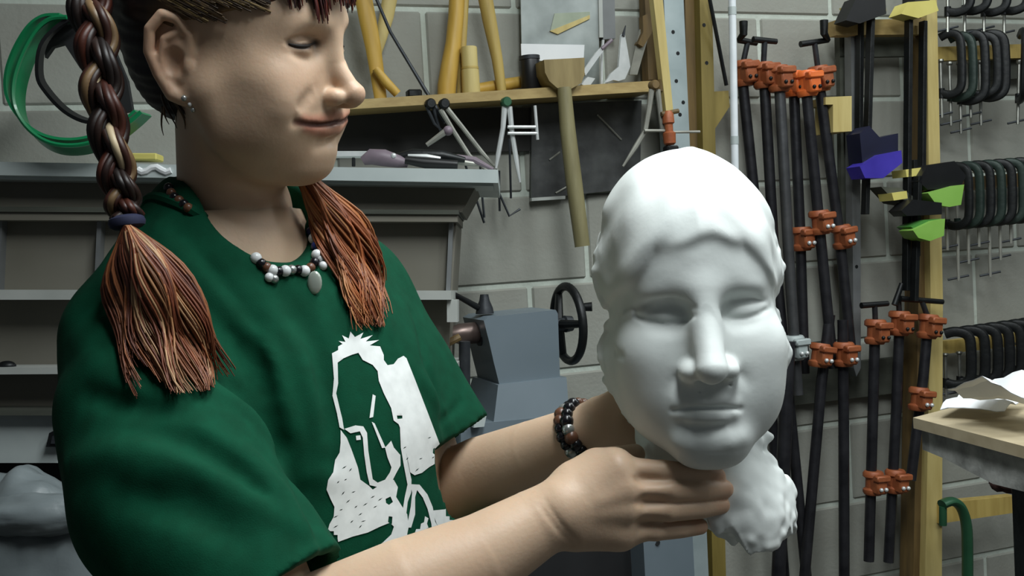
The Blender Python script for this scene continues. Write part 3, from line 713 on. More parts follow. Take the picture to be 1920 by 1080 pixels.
# C clamps ---------------------------------------------------------------
def c_clamp(label, top, bot, off, wdt, m, group, screw=0, yaw=0.5, sm=None, thick=.0095):
    """C frame in a vertical plane turned by yaw from the wall normal; hangs over a rail"""
    T, B = WP(*top, off), WP(*bot, off)
    t = thing('c_clamp', label, 'clamp', B, group)
    up = unit(T - B); h = np.linalg.norm(T - B)
    out = unit(UD * math.sin(yaw) + NOUT * math.cos(yaw))
    r_ = min(wdt, h * .45); prof = []
    for a in np.linspace(0, math.pi / 2, 6): prof.append((wdt * 0 + r_ * .9 * (1 - math.sin(a) * 1), h - r_ * .5 + r_ * .5 * math.sin(a) if False else h - r_ * .5 * (1 - math.sin(a))))
    # path: jaw tip -> top -> back -> bottom -> tip
    path = [(0, h * .96), (wdt * .35, h), (wdt * .75, h * .97), (wdt * .96, h * .86), (wdt, h * .6), (wdt, h * .4), (wdt * .96, h * .14), (wdt * .75, h * .03), (wdt * .35, 0), (0, h * .04)]
    pts_ = [B + up * z + out * (x - wdt * .3) for x, z in cr(path, 3)]
    sidev = np.cross(up, out)
    fr = MB().tube(pts_, [thick * 1.15] * len(pts_), 8, flat=.75, flatdir=sidev); fr.build('frame', m, t)
    tip = B - out * wdt * .3
    MB().lathe(tip + up * (h * .04 + .012), tip - up * .012 + up * h * .04, [(0, .008), (1, .008)], 10).build('screw_boss', m, t)
    sl = screw
    MB().tube([tip + up * h * .55, tip - up * sl], .0042, 8).build('screw', sm or M_screw, t)
    MB().lathe(tip + up * h * .60, tip + up * h * .54, [(0, .007), (.5, .008), (1, .005)], 10).build('swivel_pad', sm or M_screw, t)
    e = tip - up * (sl - .008); dv = unit(UD * .8 + NOUT * .4 + ZU * .15) * .026
    MB().tube([e - dv, e + dv], .0028, 8).build('tommy_bar', M_greyiron, t)
    return t
G1, G2, G3, G4 = 'black C clamps on the upper right rail', 'dark green C clamps on the middle right rail', 'black C clamps on the low right rail', 'C clamps at the top right edge'
w5 = ('first', 'second', 'third', 'fourth', 'fifth', 'sixth', 'seventh', 'eighth')
for i, (x, w, m) in enumerate(((1774, .05, M_black), (1792, .055, M_greeniron), (1812, .06, M_black), (1832, .065, M_black), (1850, .06, M_black))):
    c_clamp(f'{w5[i]} C clamp from the pine post on the upper rail', (x, 64 + (i % 2) * 4), (x + 3, 178 + (i % 3) * 6), .10, w, m, G1, .055 + .012 * (i % 3), .55 + .06 * i)
c_clamp('black C clamp hanging alone at the right edge on the upper rail', (1915, 60), (1912, 188), .10, .06, M_black, G1, .06, -.6)
for i, x in enumerate((1790, 1822, 1858, 1896)):
    c_clamp(f'{w5[i]} C clamp of the topmost row cut by the picture edge', (x, -80), (x, 24 - 3 * (i % 2)), .12, .055, M_black, G4, .045 + .015 * (i % 2), .6)
for i, x in enumerate((1786, 1806, 1826, 1846, 1866, 1886, 1906)):
    c_clamp(f'{w5[i]} dark green C clamp from the post on the middle rail', (x, 312 - i * 1.5), (x + 2, 424 - i * 2), .10, .055, M_greeniron if i % 2 else M_black, G2, .06 + .04 * ((i * 2) % 3) , .5 + .05 * i, M_tool)
for i, x in enumerate((1786, 1812, 1836, 1858, 1880, 1902, 1922)):
    c_clamp(f'{w5[i]} black C clamp from the post on the low rail', (x, 622 - i * 3), (x + 2, 722 - i * 4), .11, .06, M_black, G3, .03, .75, thick=.0110)
t = thing('c_clamp', 'large green painted clamp hooked on the lowest rail', 'clamp', WP(1800, 1110, .2))
cpx = cr([(1766, 946), (1785, 940), (1802, 952), (1812, 985), (1814, 1040), (1814, 1110)], 4)
MB().tube([WP(x, y, .20) for x, y in cpx], .011, 12, flat=1.4, flatdir=NOUT).build('frame', M_clampgreen, t)
MB().tube([WP(1768, 950, .2), WP(1768, 985, .2)], .009, 10).build('jaw', M_clampgreen, t)

# ------------------------------------------------------------------ workbench on the right
ZB = 0.985
bn = thing('workbench', 'workbench with plywood top and spattered metal apron at right', 'workbench', (WZ(1800, 800, ZB)[0], WZ(1800, 800, ZB)[1], 0))
cor = WZ(1712, 783, ZB); fr2 = WZ(1925, 838, ZB); bk2 = WZ(1812, 757, ZB)
e1_ = (fr2 - cor) * 1.9; e2_ = (bk2 - cor) * 1.9
e2_ = unit(e2_) * .55
MB().prism([cor, cor + e1_, cor + e1_ + e2_, cor + e2_], -ZU * .018).build('bench_top', M_ply, bn, False)
ins = unit(e1_) * .012 + unit(e2_) * .012
a0 = cor + ins - ZU * .018
MB().prism([a0, a0 + e1_, a0 + e1_ - ZU * .058, a0 + unit(e1_) * .3 - ZU * .050, a0 + unit(e1_) * .18 - ZU * .056, a0 + unit(e1_) * .06 - ZU * .040, a0 - ZU * .036], unit(e2_) * .02).build('apron', M_apron, bn, False)
MB().prism([a0, a0 + e2_, a0 + e2_ - ZU * .04, a0 - ZU * .036], unit(e1_) * .02).build('side_apron', M_apron, bn, False)
for s1, s2 in ((.06, .06), (.06, .46), (.50, .06), (.50, .46)):
    q = cor + unit(e1_) * (s1 + .17) + unit(e2_) * s2; q[2] = (ZB - .018) / 2
    MB().box(q, (.02, .02, (ZB - .018) / 2), (unit(e1_), unit(e2_), ZU), .003).build('leg', M_black, bn, False)
midp = cor + unit(e1_) * .38 + e2_ * .45
tag(MB().box((midp[0], midp[1], .75), (.16, .2, .19), (unit(e1_), unit(e2_), ZU), .01).build('tool_case', M_cabdark, None, False, loc=(midp[0], midp[1], .56)), 'black case on the shelf under the workbench', 'case')
MB().box((midp[0], midp[1], .55), (.30, .24, .009), (unit(e1_), unit(e2_), ZU), .003).build('lower_shelf', M_brownwood, bn, False)
# crumpled paper
def paper(label, px, dz, seed, w, d, ang, z=ZB):
    c = WZ(*px, z); rg = np.random.default_rng(seed); n = 9; vs = []
    for i in range(n):
        for j in range(n):
            u_, v_ = i / (n - 1) - .5, j / (n - 1) - .5
            h_ = dz * (.35 + .65 * abs(math.sin(u_ * 5 + seed)) * (1 - abs(v_))) + rg.uniform(0, .004)
            x = u_ * w * math.cos(ang) - v_ * d * math.sin(ang); y = u_ * w * math.sin(ang) + v_ * d * math.cos(ang)
            vs.append(c + np.array([x, y, h_ + .001]))
    k = len(vs); vs += [v - np.array([0, 0, .001]) for v in vs]; fs = []
    for i in range(n - 1):
        for j in range(n - 1):
            a = i * n + j; fs.append((a, a + n, a + n + 1, a + 1)); fs.append((a + k, a + k + 1, a + k + n + 1, a + k + n))
    return tag(MB().add(vs, fs).build('crumpled_paper', M_paper, None, True, angle=25), label, 'paper')
paper('sheet of white paper standing crumpled on the workbench edge', (1905, 800), .085, 4, .15, .13, .5)
paper('low white paper lying on the workbench nearest the clamps', (1845, 776), .035, 9, .14, .10, .9)
t = thing('cloth_rag', 'dark brown rag hanging under the workbench edge', 'rag', WZ(1895, 900, .9))
lumpy('rag', WP(1903, 895, .45), (.055, .03, .035), M_cloth_dark, 1.0, 8).build('cloth', mat('dark_red_cloth', '#2a1714', '#3a211c', .9), t, True, angle=180)
# ------------------------------------------------------------------ sculpting: signed distance grids turned into meshes
class Sculpt:
    def __init__(s, lo, hi, h):
        s.lo = np.array(lo, float); s.h = h
        s.n = np.maximum(((np.array(hi) - s.lo) / h).astype(int) + 2, 4)
        s.F = np.full(s.n, 0.08, np.float32); s.ax = [s.lo[i] + h * np.arange(s.n[i]) for i in range(3)]
    def win(s, lo, hi):
        a = np.clip(np.floor((np.asarray(lo) - s.lo) / s.h).astype(int), 0, s.n - 1)
        b = np.clip(np.ceil((np.asarray(hi) - s.lo) / s.h).astype(int) + 1, 1, s.n)
        sl = tuple(slice(a[i], max(b[i], a[i] + 1)) for i in range(3))
        X, Y, Z = np.meshgrid(*[s.ax[i][sl[i]].astype(np.float32) for i in range(3)], indexing='ij', sparse=True)
        return sl, X, Y, Z
    @staticmethod
    def smin(a, b, k):
        if k <= 0: return np.minimum(a, b)
        h = np.maximum(k - np.abs(a - b), 0) / k
        return np.minimum(a, b) - h * h * (k * .25)
    def op(s, sl, d, k, mode):
        f = s.F[sl]
        s.F[sl] = s.smin(f, d, k) if mode == '+' else (-s.smin(-f, d, k) if mode == '-' else -s.smin(-f, -d, k))
    def cone(s, a, b, r1, r2=None, k=.01, mode='+', flat=None):
        r2 = r1 if r2 is None else r2; a = np.asarray(a, float); b = np.asarray(b, float)
        m = max(r1, r2) + k + 4 * s.h + .012
        sl, X, Y, Z = s.win(np.minimum(a, b) - m, np.maximum(a, b) + m)
        ba = (b - a).astype(np.float32); L = float(ba @ ba) + 1e-12
        x, y, z = X - a[0], Y - a[1], Z - a[2]
        t = np.clip((x * ba[0] + y * ba[1] + z * ba[2]) / L, 0, 1)
        qx, qy, qz = x - t * ba[0], y - t * ba[1], z - t * ba[2]
        if flat is not None:            # flat=(dir, factor): squash along dir
            dv, fc = unit(flat[0]), flat[1]
            dd = qx * dv[0] + qy * dv[1] + qz * dv[2]; e = dd * (1 / fc - 1)
            qx, qy, qz = qx + e * dv[0], qy + e * dv[1], qz + e * dv[2]
        d = np.sqrt(qx * qx + qy * qy + qz * qz) - (r1 + (r2 - r1) * t)
        s.op(sl, d, k, mode); return s
    def chain(s, pts, rs, k=.01, mode='+', flat=None):
        """tapered tube through pts, blended into the field in one go so that its joints do not swell"""
        pts = [np.asarray(p, float) for p in pts]; P = np.array(pts); m = max(rs) + k + 4 * s.h + .012
        sl, X, Y, Z = s.win(P.min(0) - m, P.max(0) + m); D = None
        for i in range(len(pts) - 1):
            a, ba = pts[i], (pts[i + 1] - pts[i]).astype(np.float32); L = float(ba @ ba) + 1e-12
            x, y, z = X - a[0], Y - a[1], Z - a[2]
            t = np.clip((x * ba[0] + y * ba[1] + z * ba[2]) / L, 0, 1)
            d = np.sqrt((x - t * ba[0]) ** 2 + (y - t * ba[1]) ** 2 + (z - t * ba[2]) ** 2) - (rs[i] + (rs[i + 1] - rs[i]) * t)
            D = d if D is None else np.minimum(D, d)
        s.op(sl, D.astype(np.float32), k, mode); return s
    def ell(s, c, r, R=None, k=.01, mode='+'):
        c = np.asarray(c, float); r = np.asarray(r, float); m = r.max() + k + 4 * s.h + .012
        sl, X, Y, Z = s.win(c - m, c + m)
        x, y, z = X - c[0], Y - c[1], Z - c[2]
        if R is not None:
            R = np.asarray(R, float)
            x, y, z = (x * R[0][0] + y * R[0][1] + z * R[0][2], x * R[1][0] + y * R[1][1] + z * R[1][2], x * R[2][0] + y * R[2][1] + z * R[2][2])
        k0 = np.sqrt((x / r[0]) ** 2 + (y / r[1]) ** 2 + (z / r[2]) ** 2)
        k1 = np.sqrt((x / r[0] ** 2) ** 2 + (y / r[1] ** 2) ** 2 + (z / r[2] ** 2) ** 2) + 1e-9
        s.op(sl, (k0 * (k0 - 1) / k1).astype(np.float32), k, mode); return s
    def g(s, c, sg, amp, R=None):
        """push the surface out (amp>0) or in with a soft blob"""
        c = np.asarray(c, float); sg = np.ones(3) * sg if np.isscalar(sg) else np.asarray(sg, float); m = 3.2 * sg.max()
        sl, X, Y, Z = s.win(c - m, c + m)
        x, y, z = X - c[0], Y - c[1], Z - c[2]
        if R is not None:
            x, y, z = (x * R[0][0] + y * R[0][1] + z * R[0][2], x * R[1][0] + y * R[1][1] + z * R[1][2], x * R[2][0] + y * R[2][1] + z * R[2][2])
        s.F[sl] -= (amp * np.exp(-.5 * ((x / sg[0]) ** 2 + (y / sg[1]) ** 2 + (z / sg[2]) ** 2))).astype(np.float32); return s
    def gline(s, pts, sg, amp, taper=True):
        """soft ridge or groove along a polyline"""
        pts = [np.asarray(p, float) for p in pts]; P = np.array(pts); m = 3.2 * sg
        sl, X, Y, Z = s.win(P.min(0) - m, P.max(0) + m); best = None; n = len(pts) - 1
        for i in range(n):
            a, ba = pts[i], pts[i + 1] - pts[i]; L = ba @ ba + 1e-12
            x, y, z = X - a[0], Y - a[1], Z - a[2]; t = np.clip((x * ba[0] + y * ba[1] + z * ba[2]) / L, 0, 1)
            d2 = (x - t * ba[0]) ** 2 + (y - t * ba[1]) ** 2 + (z - t * ba[2]) ** 2
            w = np.sin(math.pi * np.clip((i + t) / n, 0.06, .94)) ** .6 if taper else 1.0
            v = w * np.exp(-.5 * d2 / sg ** 2); best = v if best is None else np.maximum(best, v)
        s.F[sl] -= (amp * best).astype(np.float32); return s
    def band(s, w):
        I = np.nonzero(np.abs(s.F) < w); return I, s.ax[0][I[0]].astype(np.float32), s.ax[1][I[1]].astype(np.float32), s.ax[2][I[2]].astype(np.float32)
    def plane(s, p, n, k=0.0, keep=-1, lo=None, hi=None):
        """cut away the side the normal points to"""
        lo = s.lo if lo is None else lo; hi = s.lo + s.h * s.n if hi is None else hi
        sl, X, Y, Z = s.win(lo, hi); n = unit(n)
        d = ((X - p[0]) * n[0] + (Y - p[1]) * n[1] + (Z - p[2]) * n[2]).astype(np.float32)
        s.F[sl] = -s.smin(-s.F[sl], -d, k); return s
    def noise(s, freq, amp, seed=0, lo=None, hi=None, ridged=False, stretch=(1, 1, 1), mask=None):
        lo = s.lo if lo is None else lo; hi = s.lo + s.h * s.n if hi is None else hi
        sl, X, Y, Z = s.win(lo, hi)
        v = vnoise(X * freq * stretch[0], Y * freq * stretch[1], Z * freq * stretch[2], seed)
        if ridged: v = 1 - 2 * np.abs(v)
        if mask is not None: v = v * mask(X, Y, Z)
        s.F[sl] += (amp * v).astype(np.float32); return s
    def mesh(s):
        F = s.F; neg = F < 0; c = neg[:-1, :-1, :-1]
        cs = [neg[i:F.shape[0] - 1 + i, j:F.shape[1] - 1 + j, k:F.shape[2] - 1 + k] for i in (0, 1) for j in (0, 1) for k in (0, 1)]
        anyv = cs[0].copy(); allv = cs[0].copy()
        for q in cs[1:]: anyv |= q; allv &= q
        mix = anyv & ~allv; I = np.argwhere(mix); idx = np.full(mix.shape, -1, np.int32); idx[mix] = np.arange(len(I), dtype=np.int32)
        corner = {}
        for i in (0, 1):
            for j in (0, 1):
                for k in (0, 1): corner[(i, j, k)] = F[I[:, 0] + i, I[:, 1] + j, I[:, 2] + k].astype(np.float64)
        acc = np.zeros((len(I), 3)); cnt = np.zeros(len(I))
        for a in corner:
            for ax in range(3):
                if a[ax] == 0:
                    b = list(a); b[ax] = 1; b = tuple(b); fa, fb = corner[a], corner[b]
                    m = (fa < 0) != (fb < 0); t = np.where(m, fa / np.where(m, fa - fb, 1), 0)
                    p = np.tile(np.array(a, float), (len(I), 1)); p[:, ax] = t
                    acc += p * m[:, None]; cnt += m
        V = s.lo + s.h * (I + acc / cnt[:, None]); Q = []
        for ax in range(3):
            u_, v_ = (ax + 1) % 3, (ax + 2) % 3
            sa = [slice(None)] * 3; sb = [slice(None)] * 3; sa[ax] = slice(0, -1); sb[ax] = slice(1, None)
            ch = neg[tuple(sa)] != neg[tuple(sb)]; J = np.argwhere(ch)
            ok = (J[:, u_] > 0) & (J[:, v_] > 0) & (J[:, u_] < F.shape[u_] - 1) & (J[:, v_] < F.shape[v_] - 1); J = J[ok]
            def cell(du, dv):
                q = J.copy(); q[:, u_] += du; q[:, v_] += dv; return idx[q[:, 0], q[:, 1], q[:, 2]]
            f = np.stack([cell(-1, -1), cell(0, -1), cell(0, 0), cell(-1, 0)], 1)
            fl_ = ~neg[J[:, 0], J[:, 1], J[:, 2]]; f[fl_] = f[fl_][:, ::-1]; Q.append(f)
        Q = np.concatenate(Q); Q = Q[(Q >= 0).all(1)]
        return V, Q
def vnoise(x, y, z, seed=0):
    rg = np.random.default_rng(seed); T = rg.uniform(-1, 1, (32, 32, 32)).astype(np.float32)
    x, y, z = np.broadcast_arrays(x, y, z)
    xi, yi, zi = np.floor(x).astype(np.int32), np.floor(y).astype(np.int32), np.floor(z).astype(np.int32)
    fx, fy, fz = x - xi, y - yi, z - zi
    fx, fy, fz = [f * f * (3 - 2 * f) for f in (fx, fy, fz)]
    def t(i, j, k): return T[(xi + i) & 31, (yi + j) & 31, (zi + k) & 31]
    a = t(0, 0, 0) * (1 - fx) + t(1, 0, 0) * fx; b = t(0, 1, 0) * (1 - fx) + t(1, 1, 0) * fx
    c = t(0, 0, 1) * (1 - fx) + t(1, 0, 1) * fx; d = t(0, 1, 1) * (1 - fx) + t(1, 1, 1) * fx
    return (a * (1 - fy) + b * fy) * (1 - fz) + (c * (1 - fy) + d * fy) * fz
def relax(V, Q, it=1, lam=.5):
    n = len(V); E = np.concatenate([Q[:, [0, 1]], Q[:, [1, 2]], Q[:, [2, 3]], Q[:, [3, 0]]])
    for _ in range(it):
        A = np.zeros((n, 3)); c = np.bincount(E[:, 0], minlength=n) + np.bincount(E[:, 1], minlength=n)
        for k in range(3): A[:, k] = np.bincount(E[:, 0], V[E[:, 1], k], n) + np.bincount(E[:, 1], V[E[:, 0], k], n)
        V = V + lam * (A / np.maximum(c, 1)[:, None] - V)
    return V
def frame_axes(yaw, pitch=0.0, roll=0.0):
    """local x = subject's left, y = forward, z = up. yaw: turn from facing the camera (-Y) towards +X"""
    f = np.array([math.sin(yaw), -math.cos(yaw), 0.0]); l = np.array([math.cos(yaw), math.sin(yaw), 0.0]); u = ZU.copy()
    f, u = f * math.cos(pitch) + u * math.sin(pitch), u * math.cos(pitch) - f * math.sin(pitch)
    l, u = l * math.cos(roll) + u * math.sin(roll), u * math.cos(roll) - l * math.sin(roll)
    return np.stack([l, f, u])      # rows

# ------------------------------------------------------------------ plaster head
M_plaster = mat('white_plaster', '#dfe5e2', '#e9eeeb', 0.55, scale=25, bump=0.04, bscale=180)
PC = W(1296, 580, 0.905)
PR = frame_axes(math.radians(-3), math.radians(0.5), math.radians(1))
def PL(px, py, d=None, yl=None):
    """photo pixel -> plaster local at given depth"""
    return PR @ (W(px, py, d) - PC)
sc = Sculpt((-.115, -.125, -.235), (.125, .135, .165), .0014)
# skull and hair cap mass
sc.ell((0, -.018, .045), (.077, .098, .090), k=0)
sc.ell((0, .018, -.035), (.068, .070, .084), k=.03)
for sx in (-1, 1):
    sc.chain([(sx * .056, .0, -.045), (sx * .047, .018, -.080), (sx * .016, .066, -.108)], [.022, .020, .017], .03)
    sc.ell((sx * .042, .054, -.030), (.024, .024, .022), k=.03)       # cheekbone
    sc.ell((sx * .036, .052, -.068), (.024, .026, .030), k=.03)       # cheek
sc.ell((0, .070, -.106), (.024, .017, .014), k=.02)                   # chin
sc.ell((0, .066, -.072), (.032, .020, .026), k=.02)                   # muzzle
sc.ell((0, .060, .028), (.052, .028, .022), k=.025)                   # brow
sc.ell((0, .050, .062), (.052, .030, .030), k=.03)                    # forehead
# neck, flaring to a ragged foot
sc.chain([(0, -.034, -.07), (.004, -.030, -.15), (.016, -.012, -.205)], [.060, .056, .060], .014)
sc.ell((.026, .006, -.172), (.050, .046, .040), k=.02)
# eye sockets, balls and closed lids
for sx, ex, dp in ((-1, .0265, .0), (1, .031, .0)):
    sc.ell((sx * ex, .0925, .004), (.0225, .020, .0130), k=.014, mode='-')
    sc.ell((sx * ex, .0650, -.001), (.0175, .0130, .0120), k=.005)
    sc.g((sx * (ex - .016), .078, .001), (.004, .008, .006), -.0024)
    sc.g((sx * (ex + .003), .080, .018), (.016, .012, .0055), .0026)          # brow ridge
    sc.gline([(sx * .018, .087, -.042), (sx * .027, .083, -.054), (sx * .032, .079, -.066)], .0045, -.0020)
# nose
sc.chain([(0, .082, .014), (0, .094, -.010), (0, .104, -.032), (0, .1085, -.042)], [.0080, .0095, .0112, .0126], .022)
for sx in (-1, 1):
    sc.ell((sx * .0150, .094, -.0455), (.0088, .0115, .0085), k=.007)
    sc.ell((sx * .0075, .0985, -.0545), (.0046, .0066, .0036), k=.003, mode='-')
sc.ell((0, .098, -.051), (.004, .010, .004), k=.004)
# lids and lips, laid on the surface of a first pass
def p_fwd(v): return np.stack([v[:, 0] * .95, v[:, 1], np.where(v[:, 2] < 0, v[:, 2] * .915 - .018 * np.clip((-.115 - v[:, 2]) / .06, 0, 1), v[:, 2])], 1)
V1, Q1 = sc.mesh(); T1 = BVHTree.FromPolygons((p_fwd(V1) @ PR + PC).tolist(), Q1.tolist())
def pp_(pts):
    o = []
    for x, y in pts:
        h_ = T1.ray_cast(Vector(CAM), Vector(ray(x, y)).normalized())[0]
        if h_ is not None:
            q = PR @ (np.array(h_) - PC); o.append(np.array([q[0] / .95, q[1], q[2] / .915 if q[2] < 0 else q[2]]))
    return o
for pts, sg, am in (
    ([(1183, 588), (1210, 601), (1245, 607), (1280, 603), (1302, 591)], .0016, -.0036), ([(1188, 578), (1225, 565), (1265, 562), (1302, 578)], .0018, -.0030),
    ([(1352, 590), (1375, 597), (1400, 596), (1425, 588), (1446, 575)], .0015, -.0028), ([(1350, 578), (1380, 568), (1410, 564), (1440, 564)], .0017, -.0024),
    ([(1170, 592), (1186, 588)], .0022, .0024),
    ([(1272, 757), (1300, 751), (1325, 753), (1350, 750), (1380, 754)], .0036, .0028), ([(1278, 779), (1300, 782), (1325, 783), (1350, 781), (1375, 776)], .0040, .0056),
    ([(1262, 770), (1290, 767), (1325, 766), (1360, 766), (1388, 767)], .0016, -.0046), ([(1285, 801), (1325, 805), (1365, 799)], .0042, -.0038),
    ([(1326, 724), (1325, 744)], .0030, -.0018),
    ([(1150, 655), (1165, 668)], .0028, -.0012), ([(1270, 830), (1285, 836)], .0060, .0016), ([(1375, 828), (1390, 822)], .0060, .0016)):
    L_ = pp_(pts)
    if len(L_) > 1: sc.gline(L_, sg, am, len(pts) > 2)
for x, y in ((1311, 735), (1369, 722), (1392, 869)):
    for q in pp_([(x, y)]): sc.ell(q, (.0014, .0022, .0014), k=.0006, mode='-')
# cap step over the forehead and temples
def capmask(X, Y, Z):
    # plane that rises over the forehead and falls behind the temples
    edge = .050 + .010 * np.exp(-((X - .004) / .030) ** 2) - 1.05 * np.maximum(np.abs(X) - .036, 0) + .0015 * np.sin(X * 160)
    return 1 / (1 + np.exp(np.clip(-(Z - edge) / .0024, -40, 40)))
sl, X, Y, Z = sc.band(.016)
cm = capmask(X, Y, Z) * np.clip((.085 - np.abs(Y + .02)) / .01 + 1, 0, 1) ** 0
low_ = np.clip((Z + .03) / .02, 0, 1)
sc.F[sl] -= (.0034 * cm * low_).astype(np.float32)
# swept strands in the cap
sw = np.sin(95 * (Z * .75 + np.abs(X - .012) * .75 + Y * .35) + 2.2 * vnoise(X * 22, Y * 22, Z * 22, 5)) + .6 * np.sin(170 * (Z * .7 + np.abs(X) * .8) + 2 * vnoise(X * 30, Y * 30, Z * 30, 6))
sc.F[sl] -= (.0019 * cm * sw).astype(np.float32)
sc.gline([(-.068, .030, .004), (-.058, .046, .026), (-.040, .066, .044), (-.014, .078, .058)], .0028, .0030)
sc.gline([(.008, .078, .060), (.030, .072, .054), (.054, .052, .034), (.068, .032, .004)], .0028, .0028)
sc.gline([(-.062, .040, .040), (-.036, .064, .066), (.000, .070, .084)], .0030, -.0020)
sc.gline([(-.064, .030, .062), (-.034, .056, .088), (.006, .056, .106)], .0034, -.0016)
sc.gline([(.014, .074, .072), (.040, .062, .070), (.064, .030, .052)], .0030, -.0018)
sc.gline([(-.020, .080, .050), (-.004, .083, .044), (.010, .082, .050)], .0045, .0020)
# rough back half with the ragged seam rim around the face
def rimy(Z): return -.012 + .10 * np.clip(-Z - .02, 0, .1) * .2
nz1 = vnoise(X * 130, Y * 130, Z * 130, 11); nz2 = vnoise(X * 42, Y * 42, Z * 42, 12)
seam = np.exp(-.5 * ((Y + .004 + .010 * nz2) / .0075) ** 2) * np.clip((.085 - Z) / .05, 0, 1)
sc.F[sl] -= (seam * (.0045 + .0045 * nz1 + .003 * nz2)).astype(np.float32)
foot = np.clip((-.135 - Z) / .03, 0, 1)
sc.F[sl] -= (foot * (.0016 * nz1 + .0028 * nz2)).astype(np.float32)
sc.F[sl] -= (np.clip((-.02 - Y) / .02, 0, 1) * (.0016 * nz1 + .002 * nz2)).astype(np.float32)
# air-bubble pits
for (px, py) in ((1335, 722), (1367, 722), (1311, 732), (1392, 870), (1420, 1003), (1345, 960), (1185, 615)):
    pass
# ragged lower end
bot = .205 + .0 * X
cut = Z + .192 + .012 * vnoise(X * 60, Y * 60, Z * 0, 21) + .006 * vnoise(X * 140, Y * 140, Z * 0, 22) - .8 * np.maximum(.022 - X, 0)
sc.F[sl] = np.maximum(sc.F[sl], -cut.astype(np.float32))
sc.F[:, :, :int((-.212 - sc.lo[2]) / sc.h)] = .08
for k_ in range(int((-.112 - sc.lo[2]) / sc.h)):
    z_ = sc.ax[2][k_]; xx = sc.ax[0][:, None]; yy = sc.ax[1][None, :]
    c_ = z_ + .192 + .012 * vnoise(xx * 60, yy * 60, np.float32(0) * xx, 21) + .006 * vnoise(xx * 140, yy * 140, np.float32(0) * xx, 22) - .8 * np.maximum(.022 - xx, 0)
    sc.F[:, :, k_] = np.maximum(sc.F[:, :, k_], -c_)
V, Q = sc.mesh(); V = relax(V, Q, 1, .4)
V = p_fwd(V) @ PR + PC
plaster = raw_mesh('plaster_head', V, Q, M_plaster, None, PC - ZU * .2)
tag(plaster, 'white plaster cast of a life-size head held up in both hands', 'plaster head')
# ------------------------------------------------------------------ the woman
M_skin = mat('skin', '#c6a78c', '#d1b499', 0.48, scale=14, bump=0.06, bscale=260, attr='tint', sss=0.25, spec=0.4)
M_shirt = mat('green_jersey', '#043c28', '#05452f', 0.9, scale=60, bump=0.12, bscale=900, spec=0.15)
M_print = mat('white_shirt_print', '#d9dcda', '#e8ebe9', 0.7, scale=90, detail=6)
M_jeans = mat('dark_jeans', '#1b1f2a', '#262b38', 0.9, scale=80, bump=0.2)
M_shoe = mat('black_shoe', '#15130f', '#201d18', 0.6, scale=30)
M_hair = mat('hair', '#ffffff', '#d8d8d8', 0.5, scale=60, stretch=(1, 1, .2), attr='tint', spec=0.5)
M_tie = mat('navy_hair_tie', '#12162e', '#1c2140', 0.8, scale=60)

def col_attr(o, C):
    a = o.data.color_attributes.new('tint', 'FLOAT_COLOR', 'POINT')
    C = np.concatenate([np.asarray(C, np.float32), np.ones((len(C), 1), np.float32)], 1); a.data.foreach_set('color', C.ravel())
def bvh(V, Q): return BVHTree.FromPolygons([tuple(map(float, v)) for v in V], [tuple(map(int, q)) for q in Q])
def hit(T, px, py, off=0.0):
    d = Vector(ray(px, py)).normalized(); r_ = T.ray_cast(Vector(CAM), d)
    return None if r_[0] is None else np.array(r_[0]) - off * np.array(d)

# --- skeleton, from shoulder line to floor
TY = math.radians(54)
TR = frame_axes(TY)                     # torso axes: left, forward, up
NB = W(432, 470, 1.00)
SR, ER, WR = W(262, 640, .915), W(520, 1212, .80), W(1050, 957, .848)
SL, EL, WL = W(656, 545, 1.12), W(815, 930, 1.12), W(1094, 806, 1.0)
hip = W(600, 1200, 1.03)
person = thing('person', 'woman with red braids in a green printed T-shirt holding the plaster head', 'person', (hip[0], hip[1], 0))

# --- head
HR = frame_axes(math.radians(74), math.radians(-8), math.radians(9))
HS = 1.03
HC = W(358, 122, .885) - HS * (np.array([-.068, -.006, -.016]) @ HR)
def hl(p): return HR @ (np.asarray(p) - HC) / HS          # world -> head local
hd = Sculpt((-.095, -.125, -.215), (.105, .135, .135), .00135)
hd.ell((0, -.008, .033), (.072, .092, .078), k=0)
hd.ell((0, .022, -.032), (.060, .066, .074), k=.03)
for sx in (-1, 1):
    hd.chain([(sx * .056, .004, -.038), (sx * .047, .014, -.066), (sx * .012, .056, -.091)], [.019, .019, .015], .03)
    hd.ell((sx * .042, .054, -.028), (.024, .024, .022), k=.025)
    hd.ell((sx * .037, .050, -.050), (.023, .025, .024), k=.025)
    hd.ell((sx * .040, .034, -.070), (.022, .030, .022), k=.03)
hd.ell((0, .064, -.090), (.018, .015, .014), k=.016)
hd.ell((0, .062, -.063), (.026, .022, .022), k=.018)
hd.ell((0, .066, .020), (.046, .022, .022), k=.025)
hd.ell((0, .034, -.096), (.036, .036, .015), k=.025)                  # soft under-chin
hd.ell((0, .008, -.088), (.042, .034, .020), k=.025)
n0, n1, n2, n3 = hl(W(440, 240, .965)), hl(W(440, 340, .985)), hl(W(442, 430, .995)), hl(W(446, 560, 1.01))
hd.chain([n0, n1, n2, n3], [.050, .0495, .052, .074], .018)
for sx in (-1, 1):
    hd.ell((sx * .031, .090, .003), (.017, .017, .0105), k=.013, mode='-')
    hd.ell((sx * .031, .0685, -.001), (.0140, .0130, .0115), k=.003)
hd.chain([(0, .083, .006), (0, .090, -.014), (0, .100, -.030), (0, .1045, -.0365)], [.0075, .0072, .0085, .0108], .010)
for sx in (-1, 1):
    hd.ell((sx * .0125, .0925, -.0395), (.0078, .0105, .0075), k=.005)
    hd.ell((sx * .0064, .096, -.0478), (.0042, .0066, .0038), k=.003, mode='-')
hd.ell((0, .097, -.0455), (.0035, .010, .0035), k=.004)
